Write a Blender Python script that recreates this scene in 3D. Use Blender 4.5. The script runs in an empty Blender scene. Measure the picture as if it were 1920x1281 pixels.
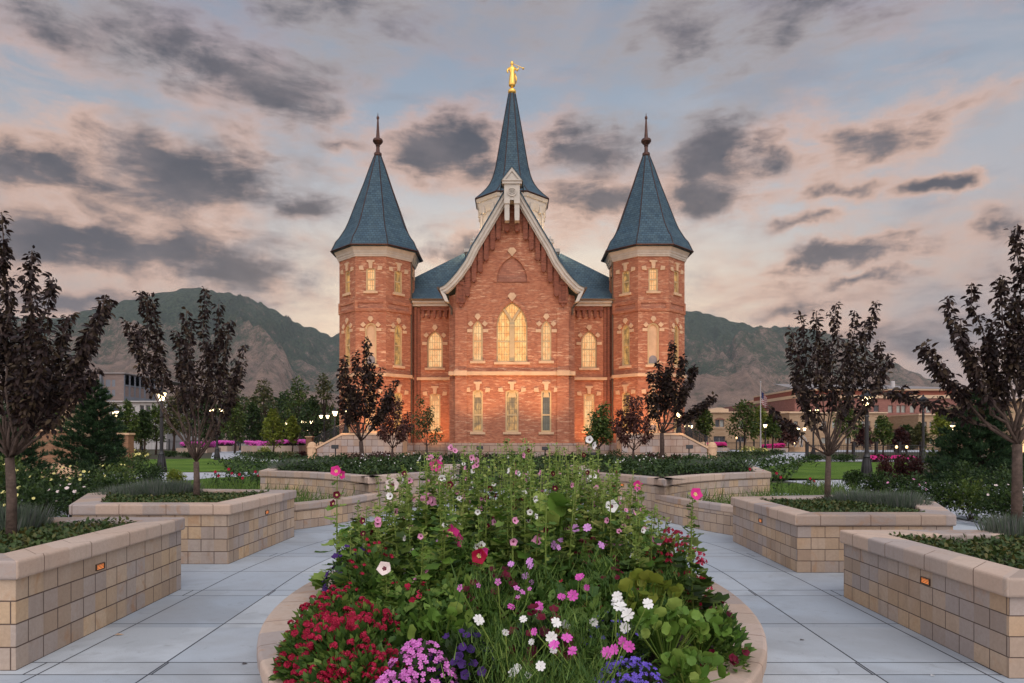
import bpy, math, random
import numpy as np
from mathutils import Vector, Matrix
from mathutils.geometry import tessellate_polygon
random.seed(7); rng = np.random.default_rng(7)
scene = bpy.context.scene
COL = scene.collection
PI = math.pi
R = math.radians

# ---------------------------------------------------------------- camera
cam_d = bpy.data.cameras.new("camera"); cam = bpy.data.objects.new("camera", cam_d); COL.objects.link(cam)
cam.location = (0, 0, 1.65); cam.rotation_euler = (R(90), 0, 0)
cam_d.sensor_width = 36; cam_d.lens = 24; cam_d.shift_y = 183.5/1920
cam_d.clip_start = 0.05; cam_d.clip_end = 20000
scene.camera = cam

def P(px, py, d): return Vector(((px-960)/1280*d, d, 1.65+(824-py)/1280*d))
def X(px, d): return (px-960)/1280*d
def Z(py, d): return 1.65+(824-py)/1280*d
def G(px, py):
    d = 1.65*1280/(py-824); return ((px-960)/1280*d, d)

# ---------------------------------------------------------------- exposure
scene.view_settings.view_transform = 'Standard'; scene.view_settings.look = 'None'
scene.view_settings.exposure = 0.0; scene.view_settings.gamma = 1.0

# ---------------------------------------------------------------- node helper
class NT:
    def __init__(s, tree): s.t = tree; s.n = tree.nodes; s.l = tree.links; s.n.clear()
    def add(s, typ, **kw):
        nd = s.n.new(typ)
        for k, v in kw.items(): setattr(nd, k, v)
        return nd
    def put(s, sock, v):
        if v is None: return
        if isinstance(v, bpy.types.NodeSocket): s.l.new(v, sock)
        elif isinstance(v, (tuple, list)) and sock.type == 'RGBA' and len(v) == 3: sock.default_value = (*v, 1)
        else: sock.default_value = v
    def math(s, op, a, b=None, c=None, clamp=False):
        nd = s.add('ShaderNodeMath', operation=op, use_clamp=clamp)
        s.put(nd.inputs[0], a); s.put(nd.inputs[1], b)
        if c is not None: s.put(nd.inputs[2], c)
        return nd.outputs[0]
    def vm(s, op, a, b=None, scale=None):
        nd = s.add('ShaderNodeVectorMath', operation=op)
        s.put(nd.inputs[0], a)
        if b is not None: s.put(nd.inputs[1], b)
        if scale is not None: s.put(nd.inputs['Scale'], scale)
        return nd.outputs['Value'] if op in ('LENGTH', 'DOT_PRODUCT', 'DISTANCE') else nd.outputs[0]
    def mix(s, f, a, b, mode='MIX'):
        nd = s.add('ShaderNodeMix', data_type='RGBA', blend_type=mode)
        s.put(nd.inputs[0], f); s.put(nd.inputs[6], a); s.put(nd.inputs[7], b); return nd.outputs[2]
    def noise(s, vec, scale, detail=4, rough=.55, dist=0, out=0):
        nd = s.add('ShaderNodeTexNoise')
        if vec is not None: s.put(nd.inputs['Vector'], vec)
        nd.inputs['Scale'].default_value = scale; nd.inputs['Detail'].default_value = detail
        nd.inputs['Roughness'].default_value = rough; nd.inputs['Distortion'].default_value = dist
        return nd.outputs[out]
    def mr(s, v, a, b, c=0, d=1, smooth=True):
        nd = s.add('ShaderNodeMapRange', interpolation_type='SMOOTHSTEP' if smooth else 'LINEAR')
        s.put(nd.inputs[0], v)
        for i, q in enumerate((a, b, c, d)): s.put(nd.inputs[1+i], q)
        return nd.outputs[0]
    def ramp(s, v, stops):
        nd = s.add('ShaderNodeValToRGB'); e = nd.color_ramp.elements
        while len(e) < len(stops): e.new(.5)
        for k, (p, c) in enumerate(stops): e[k].position = p; e[k].color = (*c, 1)
        s.put(nd.inputs[0], v); return nd.outputs[0]
    def sep(s, v):
        nd = s.add('ShaderNodeSeparateXYZ'); s.put(nd.inputs[0], v); return nd.outputs
    def comb(s, x, y, z):
        nd = s.add('ShaderNodeCombineXYZ'); s.put(nd.inputs[0], x); s.put(nd.inputs[1], y); s.put(nd.inputs[2], z); return nd.outputs[0]

def srgb(r, g, b):
    f = lambda c: (c/255/12.92 if c/255 <= .04045 else ((c/255+.055)/1.055)**2.4)
    return (f(r), f(g), f(b))

# ---------------------------------------------------------------- world: dusk sky with broken cloud, by direction
SUN_EL, SUN_ROT = R(48), R(200)
def make_world():
    w = bpy.data.worlds.new("World"); scene.world = w; w.use_nodes = True
    n = NT(w.node_tree)
    out = n.add('ShaderNodeOutputWorld'); bg = n.add('ShaderNodeBackground')
    tc = n.add('ShaderNodeTexCoord')
    d = n.vm('NORMALIZE', tc.outputs['Generated'])
    dx, dy, dz = n.sep(d)
    az = n.math('ARCTAN2', dx, dy)                        # 0 = towards the building, + to the east
    el = n.math('ARCSINE', dz)
    azel = n.comb(az, el, 0.0)
    # clear sky by elevation (0..0.6 rad)
    t = n.mr(el, 0.0, 0.62, 0, 1, False)
    sky = n.ramp(t, [(0.0, srgb(226, 176, 150)), (.16, srgb(226, 192, 168)), (.33, srgb(226, 212, 196)),
                     (.50, srgb(200, 202, 206)), (.70, srgb(164, 178, 194)), (1.0, srgb(132, 146, 168))])
    side = n.mr(n.math('ABSOLUTE', az), .28, .72)
    sky = n.mix(n.math('MULTIPLY', side, .55), sky, n.ramp(t, [(0, srgb(160, 132, 132)), (.35, srgb(176, 160, 158)), (.6, srgb(160, 170, 182)), (1, srgb(104, 126, 156))]))
    nish = n.add('ShaderNodeTexSky', sky_type='NISHITA'); nish.sun_disc = False
    nish.sun_elevation = SUN_EL; nish.sun_rotation = SUN_ROT
    sky = n.mix(.06, sky, n.vm('SCALE', nish.outputs[0], scale=.1))
    # thin high veil
    st = n.vm('MULTIPLY', d, (1.0, 1.0, 3.2))
    veil = n.mr(n.noise(st, 3.2, 7, .62, .6), .45, .75)
    sky = n.mix(n.math('MULTIPLY', veil, .38), sky, srgb(206, 196, 196))
    veil2 = n.mr(n.noise(n.vm('ADD', st, (3.1, 1.7, 5.2)), 4.6, 6, .6, .4), .52, .72)
    sky = n.mix(n.math('MULTIPLY', veil2, .35), sky, srgb(140, 136, 148))
    # warp
    w1 = n.vm('SUBTRACT', n.noise(d, 5.5, 3, .55, 0, 1), (.5, .5, .5))
    w2 = n.vm('SUBTRACT', n.noise(d, 16, 5, .6, 0, 1), (.5, .5, .5))
    w0 = n.vm('SUBTRACT', n.noise(n.vm('ADD', d, (0, 0, .01)), 2.2, 2, .5, 0, 1), (.5, .5, .5))
    pos = n.vm('ADD', n.vm('ADD', azel, n.vm('MULTIPLY', w1, (.22, .10, 0))), n.vm('MULTIPLY', w2, (.12, .06, 0)))
    blobs = [(300,300,165,70,1),(330,350,215,45,1),(40,320,110,50,.95),(190,465,270,48,1),(440,505,150,36,1),(390,110,230,48,.75),(500,190,120,50,.7),
             (588,408,62,26,.85),(840,280,120,46,.9),(1090,268,95,42,1),(1130,372,105,36,.9),(1375,290,85,70,1),(1330,370,110,30,.9),
             (1610,250,120,36,.75),(1762,345,72,20,.9),(1600,465,150,20,.95),(1650,520,100,18,.9),(1330,60,120,50,.6),(1560,30,220,38,.6),
             (850,475,52,28,.95),(1880,430,80,32,.8),(1500,412,70,16,.7),(650,282,85,20,.55),(60,40,240,46,.6),(1560,352,80,14,.6),
             (210,560,330,30,.8),(1690,640,330,50,.55),(1000,90,80,30,.35),(1820,180,160,20,.35),(720,70,140,24,.35),(1500,570,170,18,.6),(500,-20,700,50,.5),(1500,-10,500,50,.5),(230,400,420,150,.42),(1180,330,330,70,.38),(1620,560,330,90,.40)]
    acc = None
    for (bx, by, rx, ry, s) in blobs:
        u = (bx-960)/1280; v = (824-by)/1280
        a = math.atan(u); e = math.atan(v/math.sqrt(1+u*u))
        ca = 1/(1+u*u)
        q = n.vm('MULTIPLY', n.vm('SUBTRACT', pos, (a, e, 0)), (1280/rx/ca, 1280/ry/max(.7, ca**.5), 0))
        L = n.vm('LENGTH', q)
        m = n.math('MULTIPLY', n.math('SUBTRACT', 1.58, L), s)
        acc = m if acc is None else n.math('SMOOTH_MAX', acc, m, .5)
    # rest of the dome: plain noise cloud
    rest = n.mr(n.noise(n.vm('MULTIPLY', d, (1, 1, 2.5)), 2.4, 6, .6, .3), .42, .7, -.4, 1.2, False)
    behind = n.mr(dy, .25, .55)
    acc = n.math('ADD', n.math('MULTIPLY', acc, behind), n.math('MULTIPLY', rest, n.math('SUBTRACT', 1.0, behind)))
    fb = n.noise(n.vm('MULTIPLY', d, (1, 1, 2.9)), 10, 9, .66, .3)
    fb2 = n.noise(n.vm('MULTIPLY', d, (1, 1, 3.4)), 30, 6, .65, .2)
    dens = n.math('ADD', acc, n.math('ADD', n.math('MULTIPLY', n.math('SUBTRACT', fb, .5), 2.2), n.math('MULTIPLY', n.math('SUBTRACT', fb2, .5), .5)))
    cov = n.mr(dens, -.30, .72)
    core = n.mr(dens, .30, 1.22)
    glow = n.math('MULTIPLY', n.mr(n.math('ABSOLUTE', az), .55, .05), n.mr(el, .42, .06))
    sky = n.mix(n.math('MULTIPLY', glow, .9), sky, srgb(255, 230, 192))
    sky = n.vm('SCALE', sky, scale=n.math('ADD', 1.0, n.math('MULTIPLY', glow, .48)))
    warm = n.mr(n.noise(n.vm('ADD', n.vm('MULTIPLY', d, (1, 1, 1.6)), (2.3, 0, 1.1)), 4.2, 4, .6), .40, .62)
    # fibres catching low light on the upper fringe: compare density just above
    edgec = n.ramp(t, [(0, srgb(196, 160, 146)), (.3, srgb(222, 186, 166)), (.62, srgb(226, 188, 172)), (.85, srgb(166, 158, 168)), (1, srgb(146, 146, 160))])
    corec = n.ramp(t, [(0, srgb(108, 94, 94)), (.35, srgb(64, 61, 67)), (.7, srgb(64, 65, 74)), (1, srgb(96, 96, 108))])
    tone = n.mix(n.mr(n.noise(n.vm('MULTIPLY', d, (1, 1, 2)), 8, 5, .6), .35, .7), corec, n.mix(.34, corec, srgb(166, 148, 144)))
    edgec = n.mix(n.math('SUBTRACT', 1.0, warm), edgec, srgb(174, 164, 164))
    edgec = n.mix(n.math('MULTIPLY', warm, n.mr(el, .5, .3)), edgec, srgb(230, 188, 164))
    cc = n.mix(core, edgec, tone)
    cc = n.mix(n.math('MULTIPLY', glow, .22), cc, srgb(250, 206, 160))
    col = n.mix(n.math('MULTIPLY', cov, .93), sky, cc)
    col = n.vm('MULTIPLY', col, n.vm('ADD', (1, 1, 1), n.vm('SCALE', (.20, .12, .03), scale=glow)))
    # below the horizon: dull ground bounce; behind the viewer: sky brightened by an added gain to fill the foreground
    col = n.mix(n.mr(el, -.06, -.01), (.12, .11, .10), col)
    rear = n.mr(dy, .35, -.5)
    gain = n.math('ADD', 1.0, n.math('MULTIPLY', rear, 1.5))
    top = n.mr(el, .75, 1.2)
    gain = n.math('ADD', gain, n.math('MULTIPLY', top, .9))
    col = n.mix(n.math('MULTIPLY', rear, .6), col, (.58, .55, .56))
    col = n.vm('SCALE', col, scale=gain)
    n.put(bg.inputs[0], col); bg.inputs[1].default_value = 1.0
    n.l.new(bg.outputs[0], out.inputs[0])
make_world()
sd = bpy.data.lights.new("sun", 'SUN'); sun = bpy.data.objects.new("sun", sd); COL.objects.link(sun)
sd.energy = 0.9; sd.angle = R(40); sd.color = (1.0, .93, .86)
sun.rotation_euler = (R(90)-SUN_EL, 0, R(20)-0)   # from behind and left of the camera, high and very soft
sun.location = (-5, -10, 20)

# ---------------------------------------------------------------- object helpers
def tag(o, label=None, cat=None, group=None, kind=None):
    if label: o['label'] = label
    if cat: o['category'] = cat
    if group: o['group'] = group
    if kind: o['kind'] = kind
    return o
def empty(name, loc, label=None, cat=None, group=None):
    o = bpy.data.objects.new(name, None); COL.objects.link(o); o.location = loc; o.empty_display_size = .2
    return tag(o, label, cat, group)
def origin(o):
    v = Vector((0, 0, 0))
    while o is not None: v = v + o.location; o = o.parent
    return v
def copy_tree(o, parent=None):
    c = o.copy(); COL.objects.link(c); c.parent = parent
    for ch in list(o.children): copy_tree(ch, c)
    return c
def mesh_np(name, V, F, mat, parent=None, smooth=False):
    """V (n,3) world coords, F (m,k) uniform polygons"""
    V = np.asarray(V, dtype=np.float32); F = np.asarray(F, dtype=np.int32)
    if parent is not None: V = V - np.array(origin(parent), dtype=np.float32)
    me = bpy.data.meshes.new(name); m, k = F.shape
    me.vertices.add(len(V)); me.vertices.foreach_set('co', V.ravel())
    me.loops.add(m*k); me.loops.foreach_set('vertex_index', F.ravel())
    me.polygons.add(m); me.polygons.foreach_set('loop_start', np.arange(0, m*k, k, dtype=np.int32))
    me.polygons.foreach_set('loop_total', np.full(m, k, dtype=np.int32))
    if smooth: me.polygons.foreach_set('use_smooth', np.ones(m, dtype=bool))
    me.update(); me.validate()
    me.materials.append(mat)
    o = bpy.data.objects.new(name, me); COL.objects.link(o)
    if parent is not None: o.parent = parent
    return o
ZUP = Vector((0, 0, 1))
class Frame:                       # wall plane: u to the right, z up, n outwards
    def __init__(s, O, Rv, N): s.O = Vector(O); s.R = Vector(Rv); s.N = Vector(N)
    def p(s, u, z, n): return s.O + s.R*u + ZUP*z + s.N*n
class MB:
    def __init__(s): s.v = []; s.f = []; s.uv = {}
    def add(s, vs, fs):
        o = len(s.v); s.v += [tuple(v) for v in vs]; s.f += [tuple(i+o for i in f) for f in fs]; return s
    def box(s, x0, x1, y0, y1, z0, z1):
        vs = [(x0,y0,z0),(x1,y0,z0),(x1,y1,z0),(x0,y1,z0),(x0,y0,z1),(x1,y0,z1),(x1,y1,z1),(x0,y1,z1)]
        return s.add(vs, [(0,3,2,1),(4,5,6,7),(0,1,5,4),(1,2,6,5),(2,3,7,6),(3,0,4,7)])
    def fbox(s, F, u0, u1, z0, z1, n0, n1): return s.fprism(F, [(u0,z0),(u1,z0),(u1,z1),(u0,z1)], n0, n1)
    def fprism(s, F, poly, n0, n1, back=False):
        m = len(poly); a = [F.p(u, z, n1) for u, z in poly]; b = [F.p(u, z, n0) for u, z in poly]
        fs = [tuple(range(m))] + [(m+i, m+(i+1) % m, (i+1) % m, i) for i in range(m)]
        fs.append(tuple(range(2*m-1, m-1, -1)))
        return s.add(a+b, fs)
    def fring(s, F, outer, inner, n0, n1):
        m = len(outer); vs = []
        for pl in (outer, inner):
            for n in (n1, n0): vs += [F.p(u, z, n) for u, z in pl]
        fs = []
        for i in range(m):
            j = (i+1) % m
            fs += [(i, j, 2*m+j, 2*m+i), (m+i, m+j, j, i), (2*m+i, 2*m+j, 3*m+j, 3*m+i)]
        return s.add(vs, fs)
    def fwall(s, F, outer, holes, depth=.25, n=0):
        loops = [outer]+holes
        vl = [[Vector((u, z, 0)) for u, z in L] for L in loops]
        tris = tessellate_polygon(vl)
        flat = [q for L in loops for q in L]
        s.add([F.p(u, z, n) for u, z in flat], [tuple(t) for t in tris])
        for h in holes:
            m = len(h)
            s.add([F.p(u, z, n) for u, z in h]+[F.p(u, z, n-depth) for u, z in h], [(i, (i+1) % m, m+(i+1) % m, m+i) for i in range(m)])
        return s
    def prism(s, poly, z0, z1):        # horizontal polygon
        m = len(poly)
        vs = [(x, y, z1) for x, y in poly]+[(x, y, z0) for x, y in poly]
        return s.add(vs, [tuple(range(m)), tuple(range(2*m-1, m-1, -1))]+[(m+i, m+(i+1) % m, (i+1) % m, i) for i in range(m)])
    def hring(s, outer, inner, z0, z1):
        m = len(outer)
        vs = [(x, y, z1) for x, y in outer]+[(x, y, z0) for x, y in outer]+[(x, y, z1) for x, y in inner]+[(x, y, z0) for x, y in inner]
        fs = []
        for i in range(m):
            j = (i+1) % m
            fs += [(i, j, 2*m+j, 2*m+i), (m+i, m+j, j, i), (2*m+i, 2*m+j, 3*m+j, 3*m+i), (m+j, m+i, 3*m+i, 3*m+j)]
        return s.add(vs, fs)
    def loft(s, rings, cap=True):      # rings of equal count
        m = len(rings[0]); vs = [p for r in rings for p in r]; fs = []
        for k in range(len(rings)-1):
            for i in range(m):
                j = (i+1) % m; fs.append((k*m+i, k*m+j, (k+1)*m+j, (k+1)*m+i))
        if cap: fs += [tuple(range(m-1, -1, -1)), tuple(range((len(rings)-1)*m, len(rings)*m))]
        return s.add(vs, fs)
    def lathe(s, cx, cy, prof, n=16, rot=0, cap=True):   # prof: (radius, z)
        return s.loft([[(cx+r*math.cos(rot+2*PI*i/n), cy+r*math.sin(rot+2*PI*i/n), z) for i in range(n)] for r, z in prof], cap)
    def tube(s, pts, rad, n=6):
        pts = [Vector(p) for p in pts]; rad = rad if isinstance(rad, (list, tuple)) else [rad]*len(pts)
        rings = []; ref = None
        for i, p in enumerate(pts):
            t = (pts[min(i+1, len(pts)-1)]-pts[max(i-1, 0)])
            if t.length < 1e-6: t = Vector((0, 0, 1))
            t.normalize()
            if ref is None: ref = Vector((1, 0, 0)) if abs(t.x) < .8 else Vector((0, 1, 0))
            a = (ref - t*ref.dot(t)).normalized(); b = t.cross(a); ref = a
            rings.append([tuple(p+(a*math.cos(2*PI*k/n)+b*math.sin(2*PI*k/n))*rad[i]) for k in range(n)])
        return s.loft(rings)
    def build(s, name, mat, parent=None, smooth=False, bevel=0, kind=None, label=None):
        off = origin(parent) if parent is not None else Vector((0, 0, 0))
        me = bpy.data.meshes.new(name)
        me.from_pydata([(x-off.x, y-off.y, z-off.z) for x, y, z in s.v], [], s.f); me.update()
        if smooth:
            for p in me.polygons: p.use_smooth = True
        me.materials.append(mat)
        o = bpy.data.objects.new(name, me); COL.objects.link(o)
        if parent is not None: o.parent = parent
        if bevel:
            b = o.modifiers.new('bevel', 'BEVEL'); b.width = bevel; b.segments = 2; b.limit_method = 'ANGLE'
        if kind: o['kind'] = kind
        if label: o['label'] = label
        return o
def octa(cx, cy, ap, z):            # octagon with a flat face to the front, apothem ap
    r = ap/math.cos(PI/8); return [(cx+r*math.cos(PI/8+k*PI/4), cy+r*math.sin(PI/8+k*PI/4), z) for k in range(8)]

# ---------------------------------------------------------------- materials
MATS = {}
def principled(name, rough=.7, spec=.3, metal=0):
    m = bpy.data.materials.new(name); m.use_nodes = True; n = NT(m.node_tree)
    o = n.add('ShaderNodeOutputMaterial'); b = n.add('ShaderNodeBsdfPrincipled')
    b.inputs['Roughness'].default_value = rough; b.inputs['Metallic'].default_value = metal
    b.inputs['Specular IOR Level'].default_value = spec
    n.l.new(b.outputs[0], o.inputs[0]); MATS[name] = m
    return m, n, b
def bump(n, b, h, strength=.3, dist=.01):
    bp = n.add('ShaderNodeBump'); bp.inputs['Strength'].default_value = strength; bp.inputs['Distance'].default_value = dist
    n.put(bp.inputs['Height'], h); n.l.new(bp.outputs[0], b.inputs['Normal'])
def noisy(name, col, var=.25, scale=3, rough=.7, spec=.3, metal=0, bmp=0, bscale=40, col2=None):
    m, n, b = principled(name, rough, spec, metal)
    g = n.add('ShaderNodeTexCoord').outputs['Object']
    f = n.mr(n.noise(g, scale, 6, .6), .3, .7)
    c2 = col2 or tuple(c*(1-var) for c in col)
    c1 = col if col2 else tuple(c*(1+var*.6) for c in col)
    n.put(b.inputs['Base Color'], n.mix(f, c2, c1))
    if bmp: bump(n, b, n.noise(g, bscale, 4), bmp, .02)
    return m
def wallcoord(n):                   # (along-wall, height) from position and normal
    g = n.add('ShaderNodeNewGeometry')
    t = n.vm('NORMALIZE', n.vm('CROSS_PRODUCT', g.outputs['True Normal'], (0, 0, 1)))
    u = n.vm('DOT_PRODUCT', g.outputs['Position'], t)
    return u, n.sep(g.outputs['Position'])[2], g
def bricktex(n, vec, scale, w, h, mortar, c1, c2, cm, off=.5):
    b = n.add('ShaderNodeTexBrick'); n.put(b.inputs['Vector'], vec)
    b.offset = off
    for k, v in (('Scale', scale), ('Brick Width', w), ('Row Height', h), ('Mortar Size', mortar), ('Mortar Smooth', .3), ('Bias', 0.0)): b.inputs[k].default_value = v
    n.put(b.inputs['Color1'], c1); n.put(b.inputs['Color2'], c2); n.put(b.inputs['Mortar'], cm); return b
def make_brick(name, base, light, dark, mort, w=.26, h=.085, mott=1.0):
    m, n, b = principled(name, .85, .2)
    u, z, g = wallcoord(n); v = n.comb(u, z, 0)
    bt = bricktex(n, v, 1, w, h, .008, base, dark, mort)
    mot = n.noise(n.comb(n.math('MULTIPLY', u, .55), n.math('MULTIPLY', z, 3.4), 0), 1.6, 8, .78)
    mask = n.mr(mot, .51, .62, 0, .85*mott)
    mask = n.math('MULTIPLY', mask, n.mr(n.noise(n.comb(n.math('MULTIPLY', u, .3), n.math('MULTIPLY', z, .5), 2), .8, 3), .35, .62, .25, 1))
    c = n.mix(mask, bt.outputs[0], light)
    c = n.mix(n.mr(n.noise(n.comb(u, n.math('MULTIPLY', z, 1.5), 5), .5, 4), .3, .7, 0, .3), c, dark)
    n.put(b.inputs['Base Color'], c); bump(n, b, bt.outputs['Fac'], -.3, .01)
    return m
def make_stone(name, c1, c2, mort, w, h, uv=False, msize=.006, z0=0.0, rust=.5):
    m, n, b = principled(name, .82, .25)
    if uv:
        uvn = n.add('ShaderNodeUVMap'); q = n.sep(uvn.outputs[0]); u, z = q[0], q[1]
        pos = n.add('ShaderNodeNewGeometry').outputs['Position']
    else: u, z, g = wallcoord(n); pos = g.outputs['Position']
    v = n.comb(u, n.math('SUBTRACT', z, z0), 0)
    row = n.math('FLOOR', n.math('DIVIDE', n.math('SUBTRACT', z, z0), h))
    colm = n.math('FLOOR', n.math('ADD', n.math('DIVIDE', u, w), n.math('MULTIPLY', n.math('MODULO', n.math('ABSOLUTE', row), 2.0), .5)))
    wn = n.add('ShaderNodeTexWhiteNoise', noise_dimensions='2D'); n.put(wn.inputs['Vector'], n.comb(colm, row, 0))
    rnd = wn.outputs['Value']; rc = n.sep(wn.outputs['Color'])
    bt = bricktex(n, v, 1, w, h, msize, (1, 1, 1), (1, 1, 1), (0, 0, 0))
    cell = n.vm('SCALE', wn.outputs['Color'], scale=13.0)
    pv = n.vm('ADD', pos, cell)
    vein = n.noise(pv, 3.2, 6, .6, 1.6)
    base = n.mix(rnd, c1, c2)
    base = n.mix(n.mr(n.noise(n.vm('ADD', pos, n.vm('SCALE', wn.outputs['Color'], scale=31.0)), 1.1, 3, .5), .4, .6, 0, .4), base, srgb(198, 182, 168))
    base = n.mix(n.mr(rc[1], .45, .85, 0, .75), base, srgb(166, 158, 156))
    base = n.mix(n.mr(rc[2], .6, .95, 0, .45), base, srgb(146, 126, 110))
    base = n.mix(n.math('MULTIPLY', n.mr(vein, .5, .72), n.mr(rc[0], .3, .95, .1*rust, rust)), base, srgb(176, 124, 74))
    fine = n.noise(pv, 34, 4, .7)
    base = n.mix(n.mr(fine, .2, .8, 0, .28), base, tuple(c*.5 for c in c1))
    base = n.mix(n.math('MULTIPLY', n.mr(n.noise(n.vm('MULTIPLY', pos, (6, 6, .7)), 1.6, 4, .6), .54, .76), .22), base, tuple(c*.35 for c in c1))
    c = n.mix(n.math('SUBTRACT', 1.0, bt.outputs['Fac']), mort, base)
    n.put(b.inputs['Base Color'], c)
    bump(n, b, n.math('ADD', n.math('MULTIPLY', bt.outputs['Fac'], -1.0), n.math('ADD', n.math('MULTIPLY', fine, .3), n.math('MULTIPLY', n.noise(pv, 9, 3, .6), .5))), .7, .012)
    return m
def make_leaf(name, c1, c2, c3=None, rough=.55, trans=0.25, spec=.3):
    m = bpy.data.materials.new(name); m.use_nodes = True; n = NT(m.node_tree); MATS[name] = m
    o = n.add('ShaderNodeOutputMaterial'); b = n.add('ShaderNodeBsdfPrincipled')
    b.inputs['Roughness'].default_value = rough; b.inputs['Specular IOR Level'].default_value = spec
    g = n.add('ShaderNodeNewGeometry'); r = g.outputs['Random Per Island']
    st = [(0, c1), (.6, c2), (1, c3 or c2)]
    c = n.ramp(r, st)
    cl = n.noise(g.outputs['Position'], 2.2, 3, .6)
    c = n.mix(n.mr(cl, .35, .65, 0, .35), c, c1)
    n.put(b.inputs['Base Color'], c)
    if trans > 0:
        tr = n.add('ShaderNodeBsdfTranslucent'); n.put(tr.inputs[0], c); ms = n.add('ShaderNodeMixShader'); ms.inputs[0].default_value = trans
        n.l.new(b.outputs[0], ms.inputs[1]); n.l.new(tr.outputs[0], ms.inputs[2]); n.l.new(ms.outputs[0], o.inputs[0])
    else: n.l.new(b.outputs[0], o.inputs[0])
    return m
def make_emit(name, col, st):
    m, n, b = principled(name, .3)
    b.inputs['Base Color'].default_value = (*col, 1); b.inputs['Emission Color'].default_value = (*col, 1); b.inputs['Emission Strength'].default_value = st
    return m

M_brick = make_brick('red_brick', srgb(184, 118, 88), srgb(230, 188, 152), srgb(144, 84, 64), srgb(166, 124, 98))
M_brick_dk = make_brick('dark_red_brick', srgb(150, 90, 70), srgb(176, 124, 96), srgb(112, 64, 50), srgb(120, 88, 74), mott=.5)
M_brick_rough = make_brick('rough_brick', srgb(180, 120, 96), srgb(226, 180, 146), srgb(146, 96, 78), srgb(120, 84, 70), .5, .16)
M_brickwall = make_brick('tan_brick', srgb(150, 112, 86), srgb(172, 136, 106), srgb(122, 88, 68), srgb(150, 120, 96), .24, .08, .5)
M_base = make_stone('temple_stone', srgb(176, 146, 126), srgb(164, 136, 120), srgb(110, 84, 70), 1.0, .55, msize=.02, rust=.2)
M_sand = noisy('sandstone_trim', srgb(206, 170, 136), .14, 1.2, .8, bmp=.1)
M_block = make_stone('planter_blocks', srgb(168, 146, 126), srgb(208, 178, 142), srgb(96, 80, 72), .345, .165, uv=True, msize=.0055, rust=.55)
M_block_r = make_stone('planter_blocks_right', srgb(168, 144, 124), srgb(206, 174, 138), srgb(96, 80, 72), .345, .144, uv=True, msize=.0045, rust=.42)
M_cope = make_stone('coping_stone', srgb(206, 180, 160), srgb(186, 164, 148), srgb(120, 98, 84), .62, 5.0, uv=True, msize=.005, z0=-1.0, rust=.55)
M_white = noisy('white_paint', (.54, .485, .42), .1, 2, .5)
M_cream = noisy('cream_frame', srgb(196, 168, 126), .08, 2, .5)
M_black = noisy('black_metal', (.012, .012, .014), .3, 8, .4, .5)
M_copper = noisy('dark_copper', (.09, .045, .035), .3, 6, .35, .5, .7)
M_gutter = noisy('bronze_gutter', (.10, .06, .035), .3, 6, .4, .5, .5)
M_gold = noisy('gold_leaf', (1.0, .62, .14), .12, 8, .32, .5, .75)
M_soil = noisy('soil', (.035, .024, .017), .4, 9, .95, bmp=.6, bscale=60)
M_bark = noisy('bark', srgb(92, 77, 69), .4, 14, .9, bmp=.6, bscale=45)
M_barkd = noisy('dark_bark', srgb(74, 60, 54), .4, 14, .9)
def make_slate():
    m, n, b = principled('blue_slate', .7, .25)
    u, z, g = wallcoord(n)
    bt = bricktex(n, n.comb(u, z, 0), 1, .34, .24, .018, srgb(68, 92, 106), srgb(52, 73, 88), srgb(28, 40, 50))
    f = n.noise(g.outputs['Position'], 1.4, 6, .7)
    c = n.mix(n.mr(f, .35, .7, 0, .4), bt.outputs[0], srgb(82, 100, 104))
    c = n.mix(n.mr(n.noise(g.outputs['Position'], 9, 2, .5), .66, .72, 0, .5), c, srgb(30, 48, 64))
    n.put(b.inputs['Base Color'], c); bump(n, b, bt.outputs['Fac'], -.4, .02); return m
M_slate = make_slate()
def make_glass(name, hi, lo, st, dark=.0):
    m, n, b = principled(name, .15, .5)
    u, z, g = wallcoord(n)
    ntx = n.noise(n.comb(n.math('MULTIPLY', u, 2.0), z, 0), 1.1, 5, .6, .4)
    c = n.mix(n.mr(ntx, .35, .68), lo, hi)
    bt = bricktex(n, n.comb(u, z, 0), 1, .23, .62, .016, (1, 1, 1), (.92, .84, .74), (.25, .2, .15), 0)
    dia = bricktex(n, n.comb(n.math('ADD', u, z), n.math('SUBTRACT', u, z), 0), 1, .55, .55, .02, (1, 1, 1), (.9, .9, .9), (.3, .3, .3), 0)
    c = n.mix(1.0, c, bt.outputs[0], 'MULTIPLY'); c = n.mix(.35, c, dia.outputs[0], 'MULTIPLY')
    b.inputs['Base Color'].default_value = (.06, .05, .04, 1)
    n.put(b.inputs['Emission Color'], c); b.inputs['Emission Strength'].default_value = st
    return m
M_gl1 = make_glass('stained_glass_lit', (1.0, .68, .25), (.98, .40, .09), 1.1)
M_gl2 = make_glass('stained_glass_pale', (1.0, .64, .28), (.90, .40, .13), .98)
M_gl3 = make_glass('stained_glass_dim', (.88, .48, .14), (.26, .16, .06), .8)
M_gl4 = make_glass('stained_glass_unlit', (.16, .17, .12), (.08, .09, .07), .6)
M_lamp = make_emit('lamp_glow', (1.0, .76, .42), 7.0)
M_lampw = make_emit('lamp_glow_warm', (1.0, .62, .28), 3.0)
M_winlit = make_emit('lit_office_window', (1.0, .62, .30), .9)
M_step = make_emit('step_light_glow', (1.0, .30, .08), .75)
M_win = noisy('dark_window', (.03, .035, .045), .3, .6, .15, .5)
M_winb = noisy('blinds_window', (.36, .37, .33), .2, 2, .4, .5)

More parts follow.
